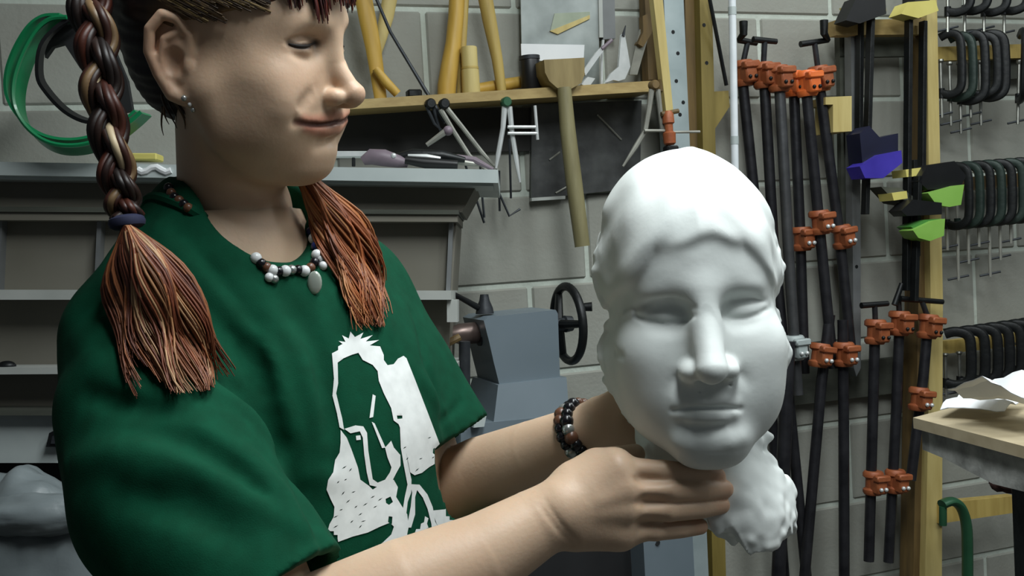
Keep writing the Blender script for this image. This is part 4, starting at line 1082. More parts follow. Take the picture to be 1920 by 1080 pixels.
# ears
for sx in (-1, 1):
    def e(y, z, o=0): return (sx * (.067 + o), -.006 + y * .80, -.010 + z * .97)
    hd.ell(e(-.018, .002, .004), (.0055, .017, .029), ((1, 0, 0), (0, .95, .31), (0, -.31, .95)) if sx < 0 else ((1, 0, 0), (0, .95, .31), (0, -.31, .95)), k=.004)
    hel = [e(.002, .004, .002), e(.002, .018, .004), e(-.008, .031, .008), e(-.022, .034, .012), e(-.034, .022, .015), e(-.037, .004, .014), e(-.030, -.014, .010), e(-.018, -.030, .006), e(-.007, -.034, .003), e(.0, -.026, .001)]
    hd.chain(hel, [.004, .0045, .0045, .0045, .0045, .0045, .005, .0065, .0065, .005], .004)
    hd.chain([e(-.010, .020, .007), e(-.022, .014, .010), e(-.026, .0, .010), e(-.020, -.014, .008)], [.003, .0035, .0035, .003], .003)
    hd.ell(e(-.012, -.004, .011), (.0075, .009, .012), k=.003, mode='-')
    hd.ell(e(.000, -.007, .004), (.004, .004, .006), k=.004)
# finer features laid on the surface of the first pass: lids, lips, smile folds
V1, Q1 = hd.mesh(); T1 = bvh(HS * V1 @ HR + HC, Q1)
def hp(pts):
    P = [hit(T1, x, y) for x, y in pts]; return [hl(p) for p in P if p is not None]
def both(L, sg, amp, taper=True):
    hd.gline(L, sg, amp, taper); hd.gline([p * np.array([-1, 1, 1]) for p in L], sg, amp, taper)
def mid(L): return L + [p * np.array([-1, 1, 1]) for p in L[::-1]]
mline = hp([(556, 229), (566, 231), (581, 233), (598, 234), (616, 232), (632, 228)]); ul = hp([(570, 225), (584, 226), (602, 225), (619, 220), (632, 216)]); ll = hp([(574, 239), (588, 243), (605, 246), (620, 244), (631, 240)])
lid = hp([(545, 82), (555, 85), (567, 87), (580, 86), (592, 81)]); cre = hp([(538, 80), (552, 74), (568, 71), (584, 71), (595, 77)]); bag = hp([(538, 98), (560, 105), (590, 101)]); sml = hp([(592, 166), (578, 182), (566, 198), (558, 212)])
hd.gline(mid(ul), .0034, .0026); hd.gline(mid(ll), .0046, .0036); hd.gline(mid(mline), .0015, -.0046)
both(lid, .0015, -.0032, False); both(cre, .0016, -.0034); both(bag, .0026, -.0012); both(sml, .0045, -.0028)
for p in hp([(552, 229)]): both([p, p + np.array([0, 0, .0005])], .0034, -.0018, False)
for p in hp([(532, 205)]): both([p, p + np.array([0, .001, .004])], .0090, .0026, False)
both(hp([(370, 242), (384, 285), (430, 336), (490, 366), (540, 368)]), .0085, -.0060)
for p in hp([(600, 266)]): both([p, p + np.array([.02, 0, 0])], .0045, -.0026, False)
Vh, Qh = hd.mesh(); Vh = relax(Vh, Qh, 1, .3)
Lh = Vh.copy()
Vh = HS * Vh @ HR + HC
def seg_d(P, pts):
    best = np.full(len(P), 9.0); pts = [np.asarray(p, float) for p in pts]
    for a, b in zip(pts[:-1], pts[1:]):
        ba = b - a; t = np.clip((P - a) @ ba / (ba @ ba), 0, 1); best = np.minimum(best, np.linalg.norm(P - a - t[:, None] * ba, axis=1))
    return best
Ch = np.ones((len(Lh), 3))
def blend(C, w, c): return C * (1 - w[:, None]) + np.asarray(c) * w[:, None]
lipd = np.minimum(seg_d(Lh, mid(ul)), seg_d(Lh, mid(ll)))
Ch = blend(Ch, np.clip(1.35 - lipd / .0056, 0, 1) * .9, (.74, .43, .41))
Ch = blend(Ch, np.clip(1.5 - seg_d(Lh, mid(mline)) / .0032, 0, 1) * .95, (.14, .05, .05))
for sx in (-1, 1):
    up = [p * np.array([-sx, 1, 1]) for p in lid]
    Ch = blend(Ch, np.clip(1.6 - seg_d(Lh, up) / .0030, 0, 1) * .95, (.05, .03, .025))
    ck = np.exp(-.5 * (np.linalg.norm((Lh - np.array([sx * .042, .066, -.030])) / np.array([.018, .02, .016]), axis=1)) ** 2)
    Ch = blend(Ch, ck * .35, (1.0, .80, .76))
    ee = np.exp(-.5 * (np.linalg.norm((Lh - np.array([sx * .078, -.030, -.008])) / np.array([.02, .018, .03]), axis=1)) ** 2)
    Ch = blend(Ch, ee * .5, (1.0, .78, .76))
Ch = blend(Ch, np.exp(-.5 * (np.linalg.norm((Lh - np.array([0, .112, -.036])) / .012, axis=1)) ** 2) * .3, (1.0, .82, .80))

# --- right arm and hand
def hand(sc_, wrist, mcp, pip, dip, tip, rad, thumb, trad, palm_r=.013, wr=(.026, .6), back=None):
    k = .010
    for i in range(4):
        sc_.cone(lerp(wrist, mcp[i], .12), mcp[i], .017, rad[i] + .0035, .014)
        sc_.cone(lerp(wrist, mcp[i], .6) , mcp[i], .013, rad[i] + .0025, .008)
    for i in range(4):
        sc_.chain([mcp[i], pip[i]], [rad[i] + .0010, rad[i] + .0004], .0025)
        sc_.chain([pip[i], dip[i], tip[i]], [rad[i] + .0006, rad[i] - .0002, rad[i] - .0012], .0015)
    sc_.chain(thumb, trad, .009)
ra = Sculpt(np.minimum.reduce([ER, WR, W(1370, 1010, .9)]) - .06, np.maximum.reduce([ER, WR, W(1372, 830, .91)]) + np.array([.03, .05, .06]), .0015)
F1, F2 = W(900, 1046, .835), W(760, 1108, .82)
ra.chain([lerp(SR, ER, .8), ER, F2, F1, W(1000, 985, .846), WR], [.046, .042, .040, .034, .028, .0255], .02)
mcp = [W(1158, 878, .846), W(1174, 916, .842), W(1174, 956, .844), W(1160, 996, .850)]
pip = [W(1242, 884, .848), W(1256, 920, .844), W(1252, 957, .846), W(1228, 994, .852)]
dip = [W(1302, 889, .855), W(1318, 919, .853), W(1312, 953, .855), W(1276, 991, .858)]
tip = [W(1344, 893, .864), W(1358, 917, .864), W(1352, 947, .865), W(1312, 987, .866)]
hand(ra, WR, mcp, pip, dip, tip, [.0086, .0088, .0086, .0080],
     [W(1075, 920, .862), W(1118, 874, .868), W(1160, 862, .882), W(1190, 852, .902)], [.017, .0145, .0115, .009])
ra.cone(W(1080, 905, .858), W(1150, 870, .856), .017, .012, .012)
ra.cone(W(1085, 990, .850), W(1165, 1000, .854), .018, .012, .012)
for m_ in mcp: ra.g(m_ - FW * .010, .007, .0012)
for a, b in ((0, 1), (1, 2), (2, 3)):
    ra.gline([lerp(mcp[a], mcp[b], .5) - FW * .010, lerp(pip[a], pip[b], .35) - FW * .009], .0030, -.0034)
for f_ in (mcp[1], mcp[2]): ra.gline([f_ - FW * .012, lerp(WR, f_, .45) - FW * .020], .004, .0010)
for i in range(4):
    nrm = -FW * .0082
    for q in (-.0025, .0, .0025): ra.gline([pip[i] + nrm + RT * q - UP * .004, pip[i] + nrm + RT * q + UP * .004], .0009, -.0006)
Va, Qa = ra.mesh(); Ta = bvh(Va, Qa)
for l in ([(1014, 948), (1030, 972), (1052, 1000), (1074, 1022)], [(1022, 938), (1042, 968), (1062, 996), (1084, 1018)]):
    h_ = [hit(Ta, x, y) for x, y in l]; h_ = [p for p in h_ if p is not None]
    if len(h_) > 1: ra.gline(h_, .0016, -.0012)
Va, Qa = ra.mesh(); Va = relax(Va, Qa, 1, .35)
# --- left arm and hand
la = Sculpt(np.minimum.reduce([EL, WL, W(1300, 900, 1.0)]) - .055, np.maximum.reduce([EL, WL, W(1300, 760, 1.03)]) + .05, .0018)
la.chain([lerp(SL, EL, .7), EL, W(905, 890, 1.085), W(1000, 848, 1.04), WL, W(1125, 795, .995)], [.044, .040, .039, .031, .0235, .0225], .02)
mc2 = [W(1188, 770, 1.004), W(1196, 800, 1.006), W(1196, 828, 1.006), W(1188, 856, 1.004)]
hand(la, W(1118, 798, .996), mc2, [lerp(m_, W(1270, 800 + 25 * i, 1.014), .5) for i, m_ in enumerate(mc2)], [lerp(m_, W(1270, 800 + 25 * i, 1.014), .8) for i, m_ in enumerate(mc2)],
     [W(1280, 800 + 25 * i, 1.012) for i in range(4)], [.0085, .0085, .008, .0072], [W(1130, 775, .985), W(1158, 752, .978), W(1182, 735, .985)], [.016, .0125, .010])
Vl, Ql = la.mesh(); Vl = relax(Vl, Ql, 1, .35)
# --- hidden torso
bd = Sculpt(np.array([-.50, .75, .80]), np.array([.02, 1.32, 1.36]), .006)
chestc, bellyc = W(474, 660, 1.035), W(596, 925, 1.03)
TRr = TR
bd.ell(chestc, (.150, .092, .150), TRr, .0); bd.ell(bellyc, (.138, .100, .19), TRr, .05); bd.ell(hip, (.150, .110, .16), TRr, .05)
bd.chain([NB, SR], [.055, .050], .03); bd.chain([NB, SL], [.055, .045], .03)
bd.chain([SR, ER], [.050, .043], .02); bd.chain([SL, EL], [.046, .040], .02); bd.cone(NB - ZU * .05, NB + ZU * .03, .07, .055, .03)
Vb, Qb = bd.mesh()
Vs = np.concatenate([Vh, Va, Vl, Vb]); Qs = np.concatenate([Qh, Qa + len(Vh), Ql + len(Vh) + len(Va), Qb + len(Vh) + len(Va) + len(Vl)])
Cs = np.concatenate([Ch, np.ones((len(Va) + len(Vl) + len(Vb), 3))])
nt = len(Vh); tips = np.array(tip)
dk = np.min(np.linalg.norm(Va[:, None, :] - tips[None], axis=2), axis=1)
Cs[nt:nt + len(Va)] = blend(Cs[nt:nt + len(Va)], np.clip(1.3 - dk / .013, 0, 1) * .45, (1.0, .74, .68))
body = raw_mesh('body', Vs, Qs, M_skin, person); col_attr(body, Cs)
Thead = bvh(Vh, Qh)
for sx in (1, -1):                      # lashes along the lowered lids
    L = [HS * (p * np.array([sx, 1, 1])) @ HR + HC for p in lid]; fd = HR[1]; P = []
    for p in cr([tuple(q) for q in L], 4):
        h_ = Thead.ray_cast(Vector(np.asarray(p) + fd * .02), Vector(-fd)); P.append(np.array(h_[0]) + fd * .0008 if h_[0] is not None else np.asarray(p))
    P = np.array(P)
    for _ in range(2): P[1:-1] = .25 * P[:-2] + .5 * P[1:-1] + .25 * P[2:]
    m_ = len(P); MB().tube(list(P), [.0004 + .0011 * math.sin(math.pi * (i + .6) / (m_ + .2)) for i in range(m_)], 8).build('eyelashes', mat('dark_lashes', '#140d0a', '#1e1410', .7), person)

# --- T-shirt
sh_ = Sculpt(np.array([-.52, .68, .78]), np.array([.05, 1.34, 1.47]), .0034)
sh_.ell(chestc, (.168, .112, .165), TR, 0)
sh_.ell(bellyc, (.158, .122, .215), TR, .06)
sh_.ell(hip, (.172, .132, .16), TR, .06)
for sx in (-1, 1): sh_.ell(chestc + np.array([sx * .070, .070, -.045]) @ TR, (.062, .050, .058), TR, .05)
sh_.chain([NB - ZU * .008, lerp(NB, SR, .55) + ZU * .004, SR], [.056, .056, .056], .035)
sh_.chain([NB - ZU * .008, lerp(NB, SL, .55), SL], [.058, .054, .052], .04)
sh_.cone(NB - ZU * .04, NB + ZU * .012, .088, .076, .03)
HM = W(500, 1152, .805)
sh_.chain([SR, W(280, 770, .885), W(335, 930, .845)], [.060, .074, .080], .022)
sh_.chain([W(335, 930, .845), W(415, 1040, .82), HM, W(585, 1215, .79)], [.080, .077, .074, .074], .010)
HL_ = W(832, 836, 1.10)
sh_.chain([SL, W(745, 690, 1.115), HL_, W(900, 934, 1.09)], [.050, .055, .056, .056], .03)
# hem cuts and openings
axR = unit(HM - W(415, 1045, .82)); axL = unit(W(832, 830, 1.10) - W(740, 690, 1.11))
def cutlocal(sc_, p, n, rad):
    sl, X, Y, Z = sc_.win(p - rad * 2.2, p + rad * 2.2); n = unit(n)
    d = (X - p[0]) * n[0] + (Y - p[1]) * n[1] + (Z - p[2]) * n[2]
    rr = np.sqrt((X - p[0]) ** 2 + (Y - p[1]) ** 2 + (Z - p[2]) ** 2) - rad
    # remove region beyond hem, inside a ball around the arm
    c = np.maximum(-d, rr).astype(np.float32)
    sc_.F[sl] = np.maximum(sc_.F[sl], -c)
cutlocal(sh_, HM, axR, .13); cutlocal(sh_, HL_ + axL * .0, axL, .10)
sh_.cone(HM - axR * .05, HM + axR * .05, .058, .064, .006, '-')
sh_.cone(HL_ - axL * .04, HL_ + axL * .05, .047, .049, .006, '-')
# neck opening
nk = W(440, 425, .965)
sh_.ell(nk + np.array([.014, .020, .012]) @ TR, (.052, .078, .050), TR, .014, '-')
sh_.cone(W(446, 300, .985), W(452, 410, .992), .055, .052, .014, '-')
V0_, Q0_ = sh_.mesh(); T0 = bvh(V0_, Q0_)
def fold(pts, sg, amp, taper=True):
    P = [hit(T0, x, y) for x, y in pts]; P = [p for p in P if p is not None]
    if len(P) > 1: sh_.gline(P, sg, amp * 1.5, taper)
for pts, sg, amp in (
    ([(300, 430), (380, 520), (450, 590), (505, 680), (540, 778), (572, 888)], .0075, .0075),
    ([(330, 440), (410, 530), (470, 610), (500, 700), (520, 780)], .0060, -.0060),
    ([(440, 627), (480, 690), (500, 770)], .0070, -.0080),
    ([(415, 705), (470, 750), (522, 833), (570, 930), (600, 1011)], .0060, -.0120),
    ([(398, 730), (467, 778), (510, 830)], .0060, .0070),
    ([(385, 812), (467, 860), (522, 922), (560, 985)], .0065, .0070),
    ([(370, 850), (450, 890), (510, 950)], .0060, -.0070),
    ([(275, 839), (385, 885), (481, 943), (584, 1004)], .0070, .0070),
    ([(250, 800), (350, 830), (420, 850)], .0080, -.0060),
    ([(230, 930), (350, 950), (450, 1010)], .0080, -.0070),
    ([(481, 551), (550, 647), (591, 764), (605, 888)], .0085, .0050),
    ([(540, 560), (590, 650), (615, 760), (620, 860)], .0080, -.0050),
    ([(640, 560), (655, 600), (670, 640)], .0080, .0030),
    ([(772, 590), (800, 680), (822, 750), (836, 810)], .0050, -.0040),
    ([(700, 540), (720, 600), (735, 650)], .0070, .0030),
    ([(775, 690), (810, 740), (840, 785)], .0070, .0035),
    ([(90, 735), (170, 742), (260, 765), (330, 775)], .0060, -.0060),
    ([(140, 600), (200, 690), (290, 740)], .0120, .0050),
    ([(180, 470), (230, 540), (230, 620)], .0080, .0035),
    ([(130, 870), (220, 850), (300, 870)], .0090, .0060)):
    fold(pts, sg, amp)
fold([(868, 752), (850, 772), (826, 794)], .0022, -.0035, False)
slb, X, Y, Z = sh_.band(.02)
sh_.F[slb] += (.0022 * vnoise(X * 16, Y * 16, Z * 11, 31) + .0010 * vnoise(X * 38, Y * 38, Z * 26, 32)).astype(np.float32)
Vt, Qt = sh_.mesh(); Vt = relax(Vt, Qt, 1, .5)
shirt = raw_mesh('t_shirt', Vt, Qt, M_shirt, person)
TS = bvh(Vt, Qt)
# collar rib, sleeve hem and print
def on_shirt(pts, off): return [p for p in (hit(TS, x, y, off) for x, y in pts) if p is not None]

# white print
def zx(pts): return [(560 + x / 2.161, 580 + y / 2.16) for x, y in pts]
PRINT = [
 [(135,178),(160,165),(160,150),(178,140),(162,128),(190,132),(176,105),(203,118),(210,90),(228,112),(262,94),(250,120),(300,104),(272,130),(326,124),(288,146),(330,150),(345,185),(345,205),(360,226),(385,222),(402,200),(425,188),(437,198),(470,280),(520,410),(560,515),(600,622),(597,652),(560,640),(530,638),(500,662),(470,672),(452,660),(446,630),(432,560),(415,490),(405,465),(385,450),(375,400),(345,340),(325,290),(320,250),(300,225),(260,205),(242,176),(215,184),(182,198),(158,216),(160,300),(152,340),(166,400),(176,440),(184,488),(166,478),(155,420),(137,350),(143,280),(138,215)],
 [(170,488),(195,520),(215,570),(240,640),(250,690),(285,715),(300,730),(322,716),(350,702),(385,690),(402,720),(395,760),(420,800),(440,830),(446,880),(440,910),(442,972),(400,976),(340,986),(268,1008),(300,975),(340,945),(375,912),(386,880),(370,864),(330,880),(280,904),(220,920),(160,942),(130,942),(114,910),(125,870),(142,840),(145,800),(130,770),(113,730),(120,690),(140,660),(148,610),(166,580),(170,540)],
 [(185,484),(230,470),(262,474),(277,500),(282,570),(291,630),(300,688),(320,702),(350,690),(370,660),(376,640),(360,600),(350,560),(375,532),(386,560),(412,590),(413,632),(396,662),(376,702),(330,722),(288,712),(276,660),(266,590),(260,520),(248,494),(210,502)],
 [(287,440),(302,436),(312,350),(300,344)], [(296,455),(308,462),(352,560),(338,562)], [(232,512),(250,510),(252,528),(234,530)],
 [(410,468),(424,468),(433,560),(442,620),(457,690),(456,742),(442,780),(432,862),(414,862),(430,760),(441,710),(424,620),(414,560)],
 [(450,708),(490,710),(522,750),(543,800),(553,860),(577,902),(566,942),(543,930),(538,870),(523,810),(503,762),(480,732),(472,760),(472,830),(456,884),(438,884),(454,800),(460,742)],
 [(540,815),(592,810),(645,768),(662,800),(650,862),(668,884),(640,902),(600,926),(580,900),(560,870)],
 [(455,915),(470,908),(476,890),(492,890),(496,868),(508,862),(512,838),(526,846),(520,868),(526,884),(508,894),(504,914),(490,920),(484,940),(468,942),(462,962)],
 [(520,950),(545,905),(566,940),(552,968)]]
HOLES = [[(352,768),(372,758),(382,780),(366,792),(354,784)], [(365,838),(380,840),(378,870),(362,862)], [(398,430),(420,430),(420,442),(400,444)]]
for (hx, hy) in ((150,840),(172,812),(200,778),(180,745),(222,740),(232,800),(215,860),(250,830),(262,858),(150,880),(160,700),(190,690),(210,650),(330,770),(310,800),(430,560),(440,605),(530,520),(545,600),(495,605),(480,650),(270,790),(300,760),(250,880),(185,640)):
    a = RNG.uniform(-.9, -.3); l = RNG.uniform(7, 13); HOLES.append([(hx - l * math.cos(a), hy - l * math.sin(a)), (hx + 1.6, hy + 1.6), (hx + l * math.cos(a), hy + l * math.sin(a)), (hx - 1.6, hy - 1.6)])
def inpoly(P, poly):
    x, y = P[:, 0], P[:, 1]; c = np.zeros(len(P), bool); n = len(poly)
    for i in range(n):
        (x0, y0), (x1, y1) = poly[i], poly[i - 1]
        m = ((y0 > y) != (y1 > y)) & (x < (x1 - x0) * (y - y0) / ((y1 - y0) if y1 != y0 else 1e-9) + x0); c ^= m
    return c
PP = [zx(p) for p in PRINT]; HH = [zx(p) for p in HOLES]
cv, cedge = [], []
for poly in PP + HH:
    fine = []
    for i in range(len(poly)):
        a, b = np.array(poly[i]), np.array(poly[(i + 1) % len(poly)]); n = max(1, int(np.linalg.norm(b - a) / 7))
        fine += [a + (b - a) * k / n for k in range(n)]
    b0 = len(cv); cv += [Vector((float(p[0]), float(p[1]))) for p in fine]; cedge += [(b0 + i, b0 + (i + 1) % len(fine)) for i in range(len(fine))]
for gx in np.arange(612, 880, 7.0):
    for gy in np.arange(618, 1056, 7.0): cv.append(Vector((float(gx), float(gy))))
vo, eo, fo, *_ = delaunay_2d_cdt(cv, cedge, [], 0, 1e-4)
vo = np.array([(v.x, v.y) for v in vo]); fo = [f for f in fo if len(f) == 3]; fa = np.array(fo)
cen = vo[fa].mean(1); ins_ = np.zeros(len(fa), bool)
for p in PP: ins_ |= inpoly(cen, p)
for p in HH: ins_ &= ~inpoly(cen, p)
fa = fa[ins_]; used = np.unique(fa); mp_ = -np.ones(len(vo), int); pv = []
for i in used:
    p = hit(TS, vo[i, 0], vo[i, 1], .0011)
    if p is not None and (p - CAM) @ FW > .875: mp_[i] = len(pv); pv.append(p)
fa = mp_[fa]; fa = fa[(fa >= 0).all(1)]; pv = np.array(pv)
ok = np.max(np.stack([np.linalg.norm(pv[fa[:, i]] - pv[fa[:, (i + 1) % 3]], axis=1) for i in range(3)]), 0) < .06
fk = fa[ok][:, ::-1]; lab = np.arange(len(pv))
while True:                              # connected patches of the print
    m_ = lab[fk].min(1); new = lab.copy()
    for i in range(3): np.minimum.at(new, fk[:, i], m_)
    if (new == lab).all(): break
    lab = new
for c_ in np.unique(lab[fk[:, 0]]):
    f_ = fk[lab[fk[:, 0]] == c_]; u_, inv = np.unique(f_, return_inverse=True)
    if len(f_) < 4: continue
    pr = raw_mesh('shirt_print', pv[u_], inv.reshape(-1, 3), M_print, shirt); pr['label'] = 'white line print of a figure on the chest'

# collar: follow the neckline rim seen from the front
rim = cr([(252, 372), (300, 384), (352, 404), (408, 440), (455, 474), (490, 492), (525, 496), (556, 482), (576, 456), (588, 420)], 6)
cp_ = []
for x, y in rim:
    best = None
    for dy in range(-14, 40, 3):
        p = hit(TS, x, y + dy, .001)
        if p is not None and (best is None or True): best = p; break
    if best is not None: cp_.append(best)
if len(cp_) > 3:
    A = np.array(cp_)
    for _ in range(4): A[1:-1] = .25 * A[:-2] + .5 * A[1:-1] + .25 * A[2:]
    MB().tube(list(A), .0052, 8).build('collar', M_shirt, shirt)

# trousers and shoes (below the picture)
tr = Sculpt(np.array([hip[0] - .30, hip[1] - .30, .0]), np.array([hip[0] + .30, hip[1] + .30, 1.02]), .008)
tr.ell(np.array([hip[0], hip[1], .90]), (.160, .115, .13), TR, 0)
for sx in (-1, 1):
    h0 = np.array([hip[0], hip[1], .84]) + np.array([sx * .085, 0, 0]) @ TR; kn = h0 + np.array([sx * .01, .02, -.38]) @ TR; an = h0 + np.array([sx * .02, -.01, -.76]) @ TR
    tr.chain([h0, kn, an], [.090, .064, .056], .03)
Vj, Qj = tr.mesh(); raw_mesh('trousers', Vj, Qj, M_jeans, person)
for sx in (-1, 1):
    s_ = Sculpt(np.array([hip[0] - .35, hip[1] - .35, -.01]), np.array([hip[0] + .35, hip[1] + .35, .16]), .006)
    an = np.array([hip[0], hip[1], .06]) + np.array([sx * .107, -.01, 0]) @ TR
    s_.chain([an + ZU * .04, an, an + np.array([0, .15, -.012]) @ TR], [.045, .046, .042], .03); s_.plane((0, 0, .004), (0, 0, -1))
    v_, q_ = s_.mesh(); raw_mesh('shoe', v_, q_, M_shoe, person)

# --- hair
def strands(name, paths, r, cols, parent, n=5, taper=True):
    P = np.array(paths); S_, m = P.shape[:2]
    T = np.gradient(P, axis=1); T /= np.linalg.norm(T, axis=2, keepdims=True) + 1e-12
    A = np.cross(T, FW); A /= np.linalg.norm(A, axis=2, keepdims=True) + 1e-9; B = np.cross(T, A)
    t = np.arange(m) / (m - 1); rr = r * (1 - .75 * t ** 2.2) if taper else np.full(m, r)
    th = 2 * math.pi * np.arange(n) / n
    V = P[:, :, None] + rr[None, :, None, None] * (np.cos(th)[None, None, :, None] * A[:, :, None] + np.sin(th)[None, None, :, None] * B[:, :, None])
    i, k = np.meshgrid(np.arange(m - 1), np.arange(n), indexing='ij'); k2 = (k + 1) % n
    q = np.stack([i * n + k, i * n + k2, (i + 1) * n + k2, (i + 1) * n + k], -1).reshape(-1, 4)
    F = (q[None] + (np.arange(S_) * m * n)[:, None, None]).reshape(-1, 4)
    o = raw_mesh(name, V.reshape(-1, 3), F, M_hair, parent); col_attr(o, np.repeat(np.array(cols), m * n, axis=0)); return o
def hexc(h): return np.array(S(h)[:3])
# scalp hair
hc_ = Sculpt((-.10, -.125, -.09), (.10, .125, .135), .0022)
hc_.ell((0, -.012, .036), (.0775, .0985, .083), k=0)
hc_.ell((0, -.050, -.010), (.058, .046, .060), k=.03)
hc_.ell((0, -.095, .030), (.030, .020, .025), k=.03)
I_, X, Y, Z = hc_.band(.03)
edge = np.where(Y > .030, .028 + .25 * (Y - .03), np.where(Y > -.012, .018 + .24 * (Y + .012), -.075 + (.105) * np.clip((Y + .042) / .030, 0, 1)))
hc_.F[I_] = np.maximum(hc_.F[I_], (edge - Z).astype(np.float32) * .7)
hc_.F[I_] -= (.0005 * np.sin(520 * Z + 260 * np.abs(X) + 4 * vnoise(X * 40, Y * 14, Z * 40, 41)) + .0012 * vnoise(X * 120, Y * 30, Z * 120, 42)).astype(np.float32)
Vc, Qc = hc_.mesh(); Lc = Vc.copy(); Vc = HS * Vc @ HR + HC
cap = raw_mesh('hair', Vc, Qc, M_hair, person)
wv_ = .5 + .5 * vnoise(Lc[:, 0] * 90, Lc[:, 1] * 20, Lc[:, 2] * 140, 43)
cc = hexc('#2a1a12') * (1 - wv_[:, None]) + hexc('#8a6c44') * wv_[:, None]
nape = np.clip((-.024 - Lc[:, 1]) / .02, 0, 1); cc = cc * (1 - nape[:, None]) + hexc('#120605') * nape[:, None]
frn = np.clip((Lc[:, 1] - .045) / .02, 0, 1); cc = cc * (1 - frn[:, None]) + hexc('#4a120c') * frn[:, None]
col_attr(cap, cc)
TC = bvh(Vc, Qc)
# temple strands and red fringe
paths, cols = [], []
for i in range(230):
    y0 = RNG.uniform(.0, .06); z0 = .020 + .010 * (y0 > .03) + RNG.uniform(-.003, .022)
    P = []
    for t_ in np.linspace(0, 1, 9):
        y = y0 - .085 * t_; z = z0 + .012 * math.sin(t_ * 2.2) + .016 * t_
        x = -math.sqrt(max(0.0, 1 - ((y + .012) / .0985) ** 2 - ((z - .036) / .083) ** 2)) * .0775 - .0015 - .001 * RNG.uniform()
        P.append(HS * np.array([x, y, z]) @ HR + HC)
    paths.append(P); c = RNG.uniform(); cols.append(hexc('#5e482b') * c + hexc('#2c1c12') * (1 - c) if i % 5 else hexc('#8a7348'))
strands('temple_hair', paths, .0008, cols, person, 4)
paths, cols = [], []
for i in range(130):
    x0 = RNG.uniform(-.058, .058); yb = .088 - 8 * x0 * x0
    zt_, ze = .076, .036 + RNG.uniform(-.003, .008) - .014 * math.exp(-((x0 + .036) / .010) ** 2) + .004 * math.sin(x0 * 260)
    P = [HS * np.array([x0 * (1 - .12 * t_) + .006 * t_ * math.sin(i), yb - .010 + .022 * math.sin(t_ * 1.6), zt_ + (ze - zt_) * t_]) @ HR + HC for t_ in np.linspace(0, 1, 7)]
    paths.append(P); c = RNG.uniform(); cols.append(hexc('#4c120b') * c + hexc('#1e0605') * (1 - c) if i % 5 else hexc('#6a2a14'))
strands('fringe', paths, .0017, cols, person, 5)

paths, cols = [], []
for i in range(22):
    x0, y0 = RNG.uniform(300, 345), RNG.uniform(150, 190); P = []
    for t_ in np.linspace(0, 1, 8): P.append(W(x0 + 8 * math.sin(3 * t_ + i) + 14 * t_, y0 + RNG.uniform(70, 120) * t_ if False else y0 + (40 + 1.4 * i) * t_, .925 + .012 * math.sin(i)))
    paths.append(P); cols.append(hexc('#3a2a18') if i % 3 else hexc('#6a5232'))
strands('nape_wisps', paths, .0011, cols, person, 4)

# braid of three strands, then tie and loose tail
def braid(path, width, turns, parent_name, seed, colsets, tie_px, tie_d):
    br = bpy.data.objects.new(parent_name, None)
    pts = [np.array(p) for p in path]
    A = cr([tuple(p) for p in pts], 14); m = len(A)
    ro = []
    bm_root = None
    for s3 in range(3):
        b = MB(); C = []
        for f in range(7):
            P, R_ = [], []
            fa_ = 2 * math.pi * f / 6
            for i in range(m):
                t_ = i / (m - 1); ph = 2 * math.pi * (turns * t_ + s3 / 3)
                w = width * (1 - .28 * t_)
                T_ = unit(A[min(i + 1, m - 1)] - A[max(i - 1, 0)]); sd = unit(np.cross(T_, FW)); dp = -FW
                c = A[i] + sd * (w * .42 * math.sin(ph)) + dp * (w * .30 * math.sin(2 * ph))
                tw = fa_ + t_ * 9
                rr = 0 if f == 6 else w * .20
                c = c + (sd * math.cos(tw) + dp * math.sin(tw)) * rr
                P.append(c); R_.append(w * (.17 if f < 6 else .24))
            b.tube(P, R_, 6); col = colsets[s3][f % len(colsets[s3])]; C += [hexc(col)] * (m * 6)
        o = b.build('braid', M_hair, person, True, angle=180) if s3 == 0 else b.build('strand', M_hair, ro[0], True, angle=180)
        col_attr(o, np.array(C)); ro.append(o)
    return ro[0]
bpath = [W(152, -60, .90), W(168, 10, .885), W(182, 80, .872), W(190, 160, .862), W(203, 240, .856), W(218, 320, .852), W(230, 375, .850), W(237, 408, .848)]
braid(bpath, .0255, 2.3, 'braid', 1, [['#3c170c', '#260f09', '#4a2012'], ['#1d0e09', '#150a07', '#28130b'], ['#7d6344', '#3c1c10', '#cbb794', '#2c150b']], None, None)
tc_ = W(238, 416, .846)
MB().lathe(W(236, 404, .846), W(240, 429, .846), [(0, .010), (.2, .0135), (.5, .0145), (.8, .0135), (1, .010)], 16).build('hair_tie', M_tie, person)
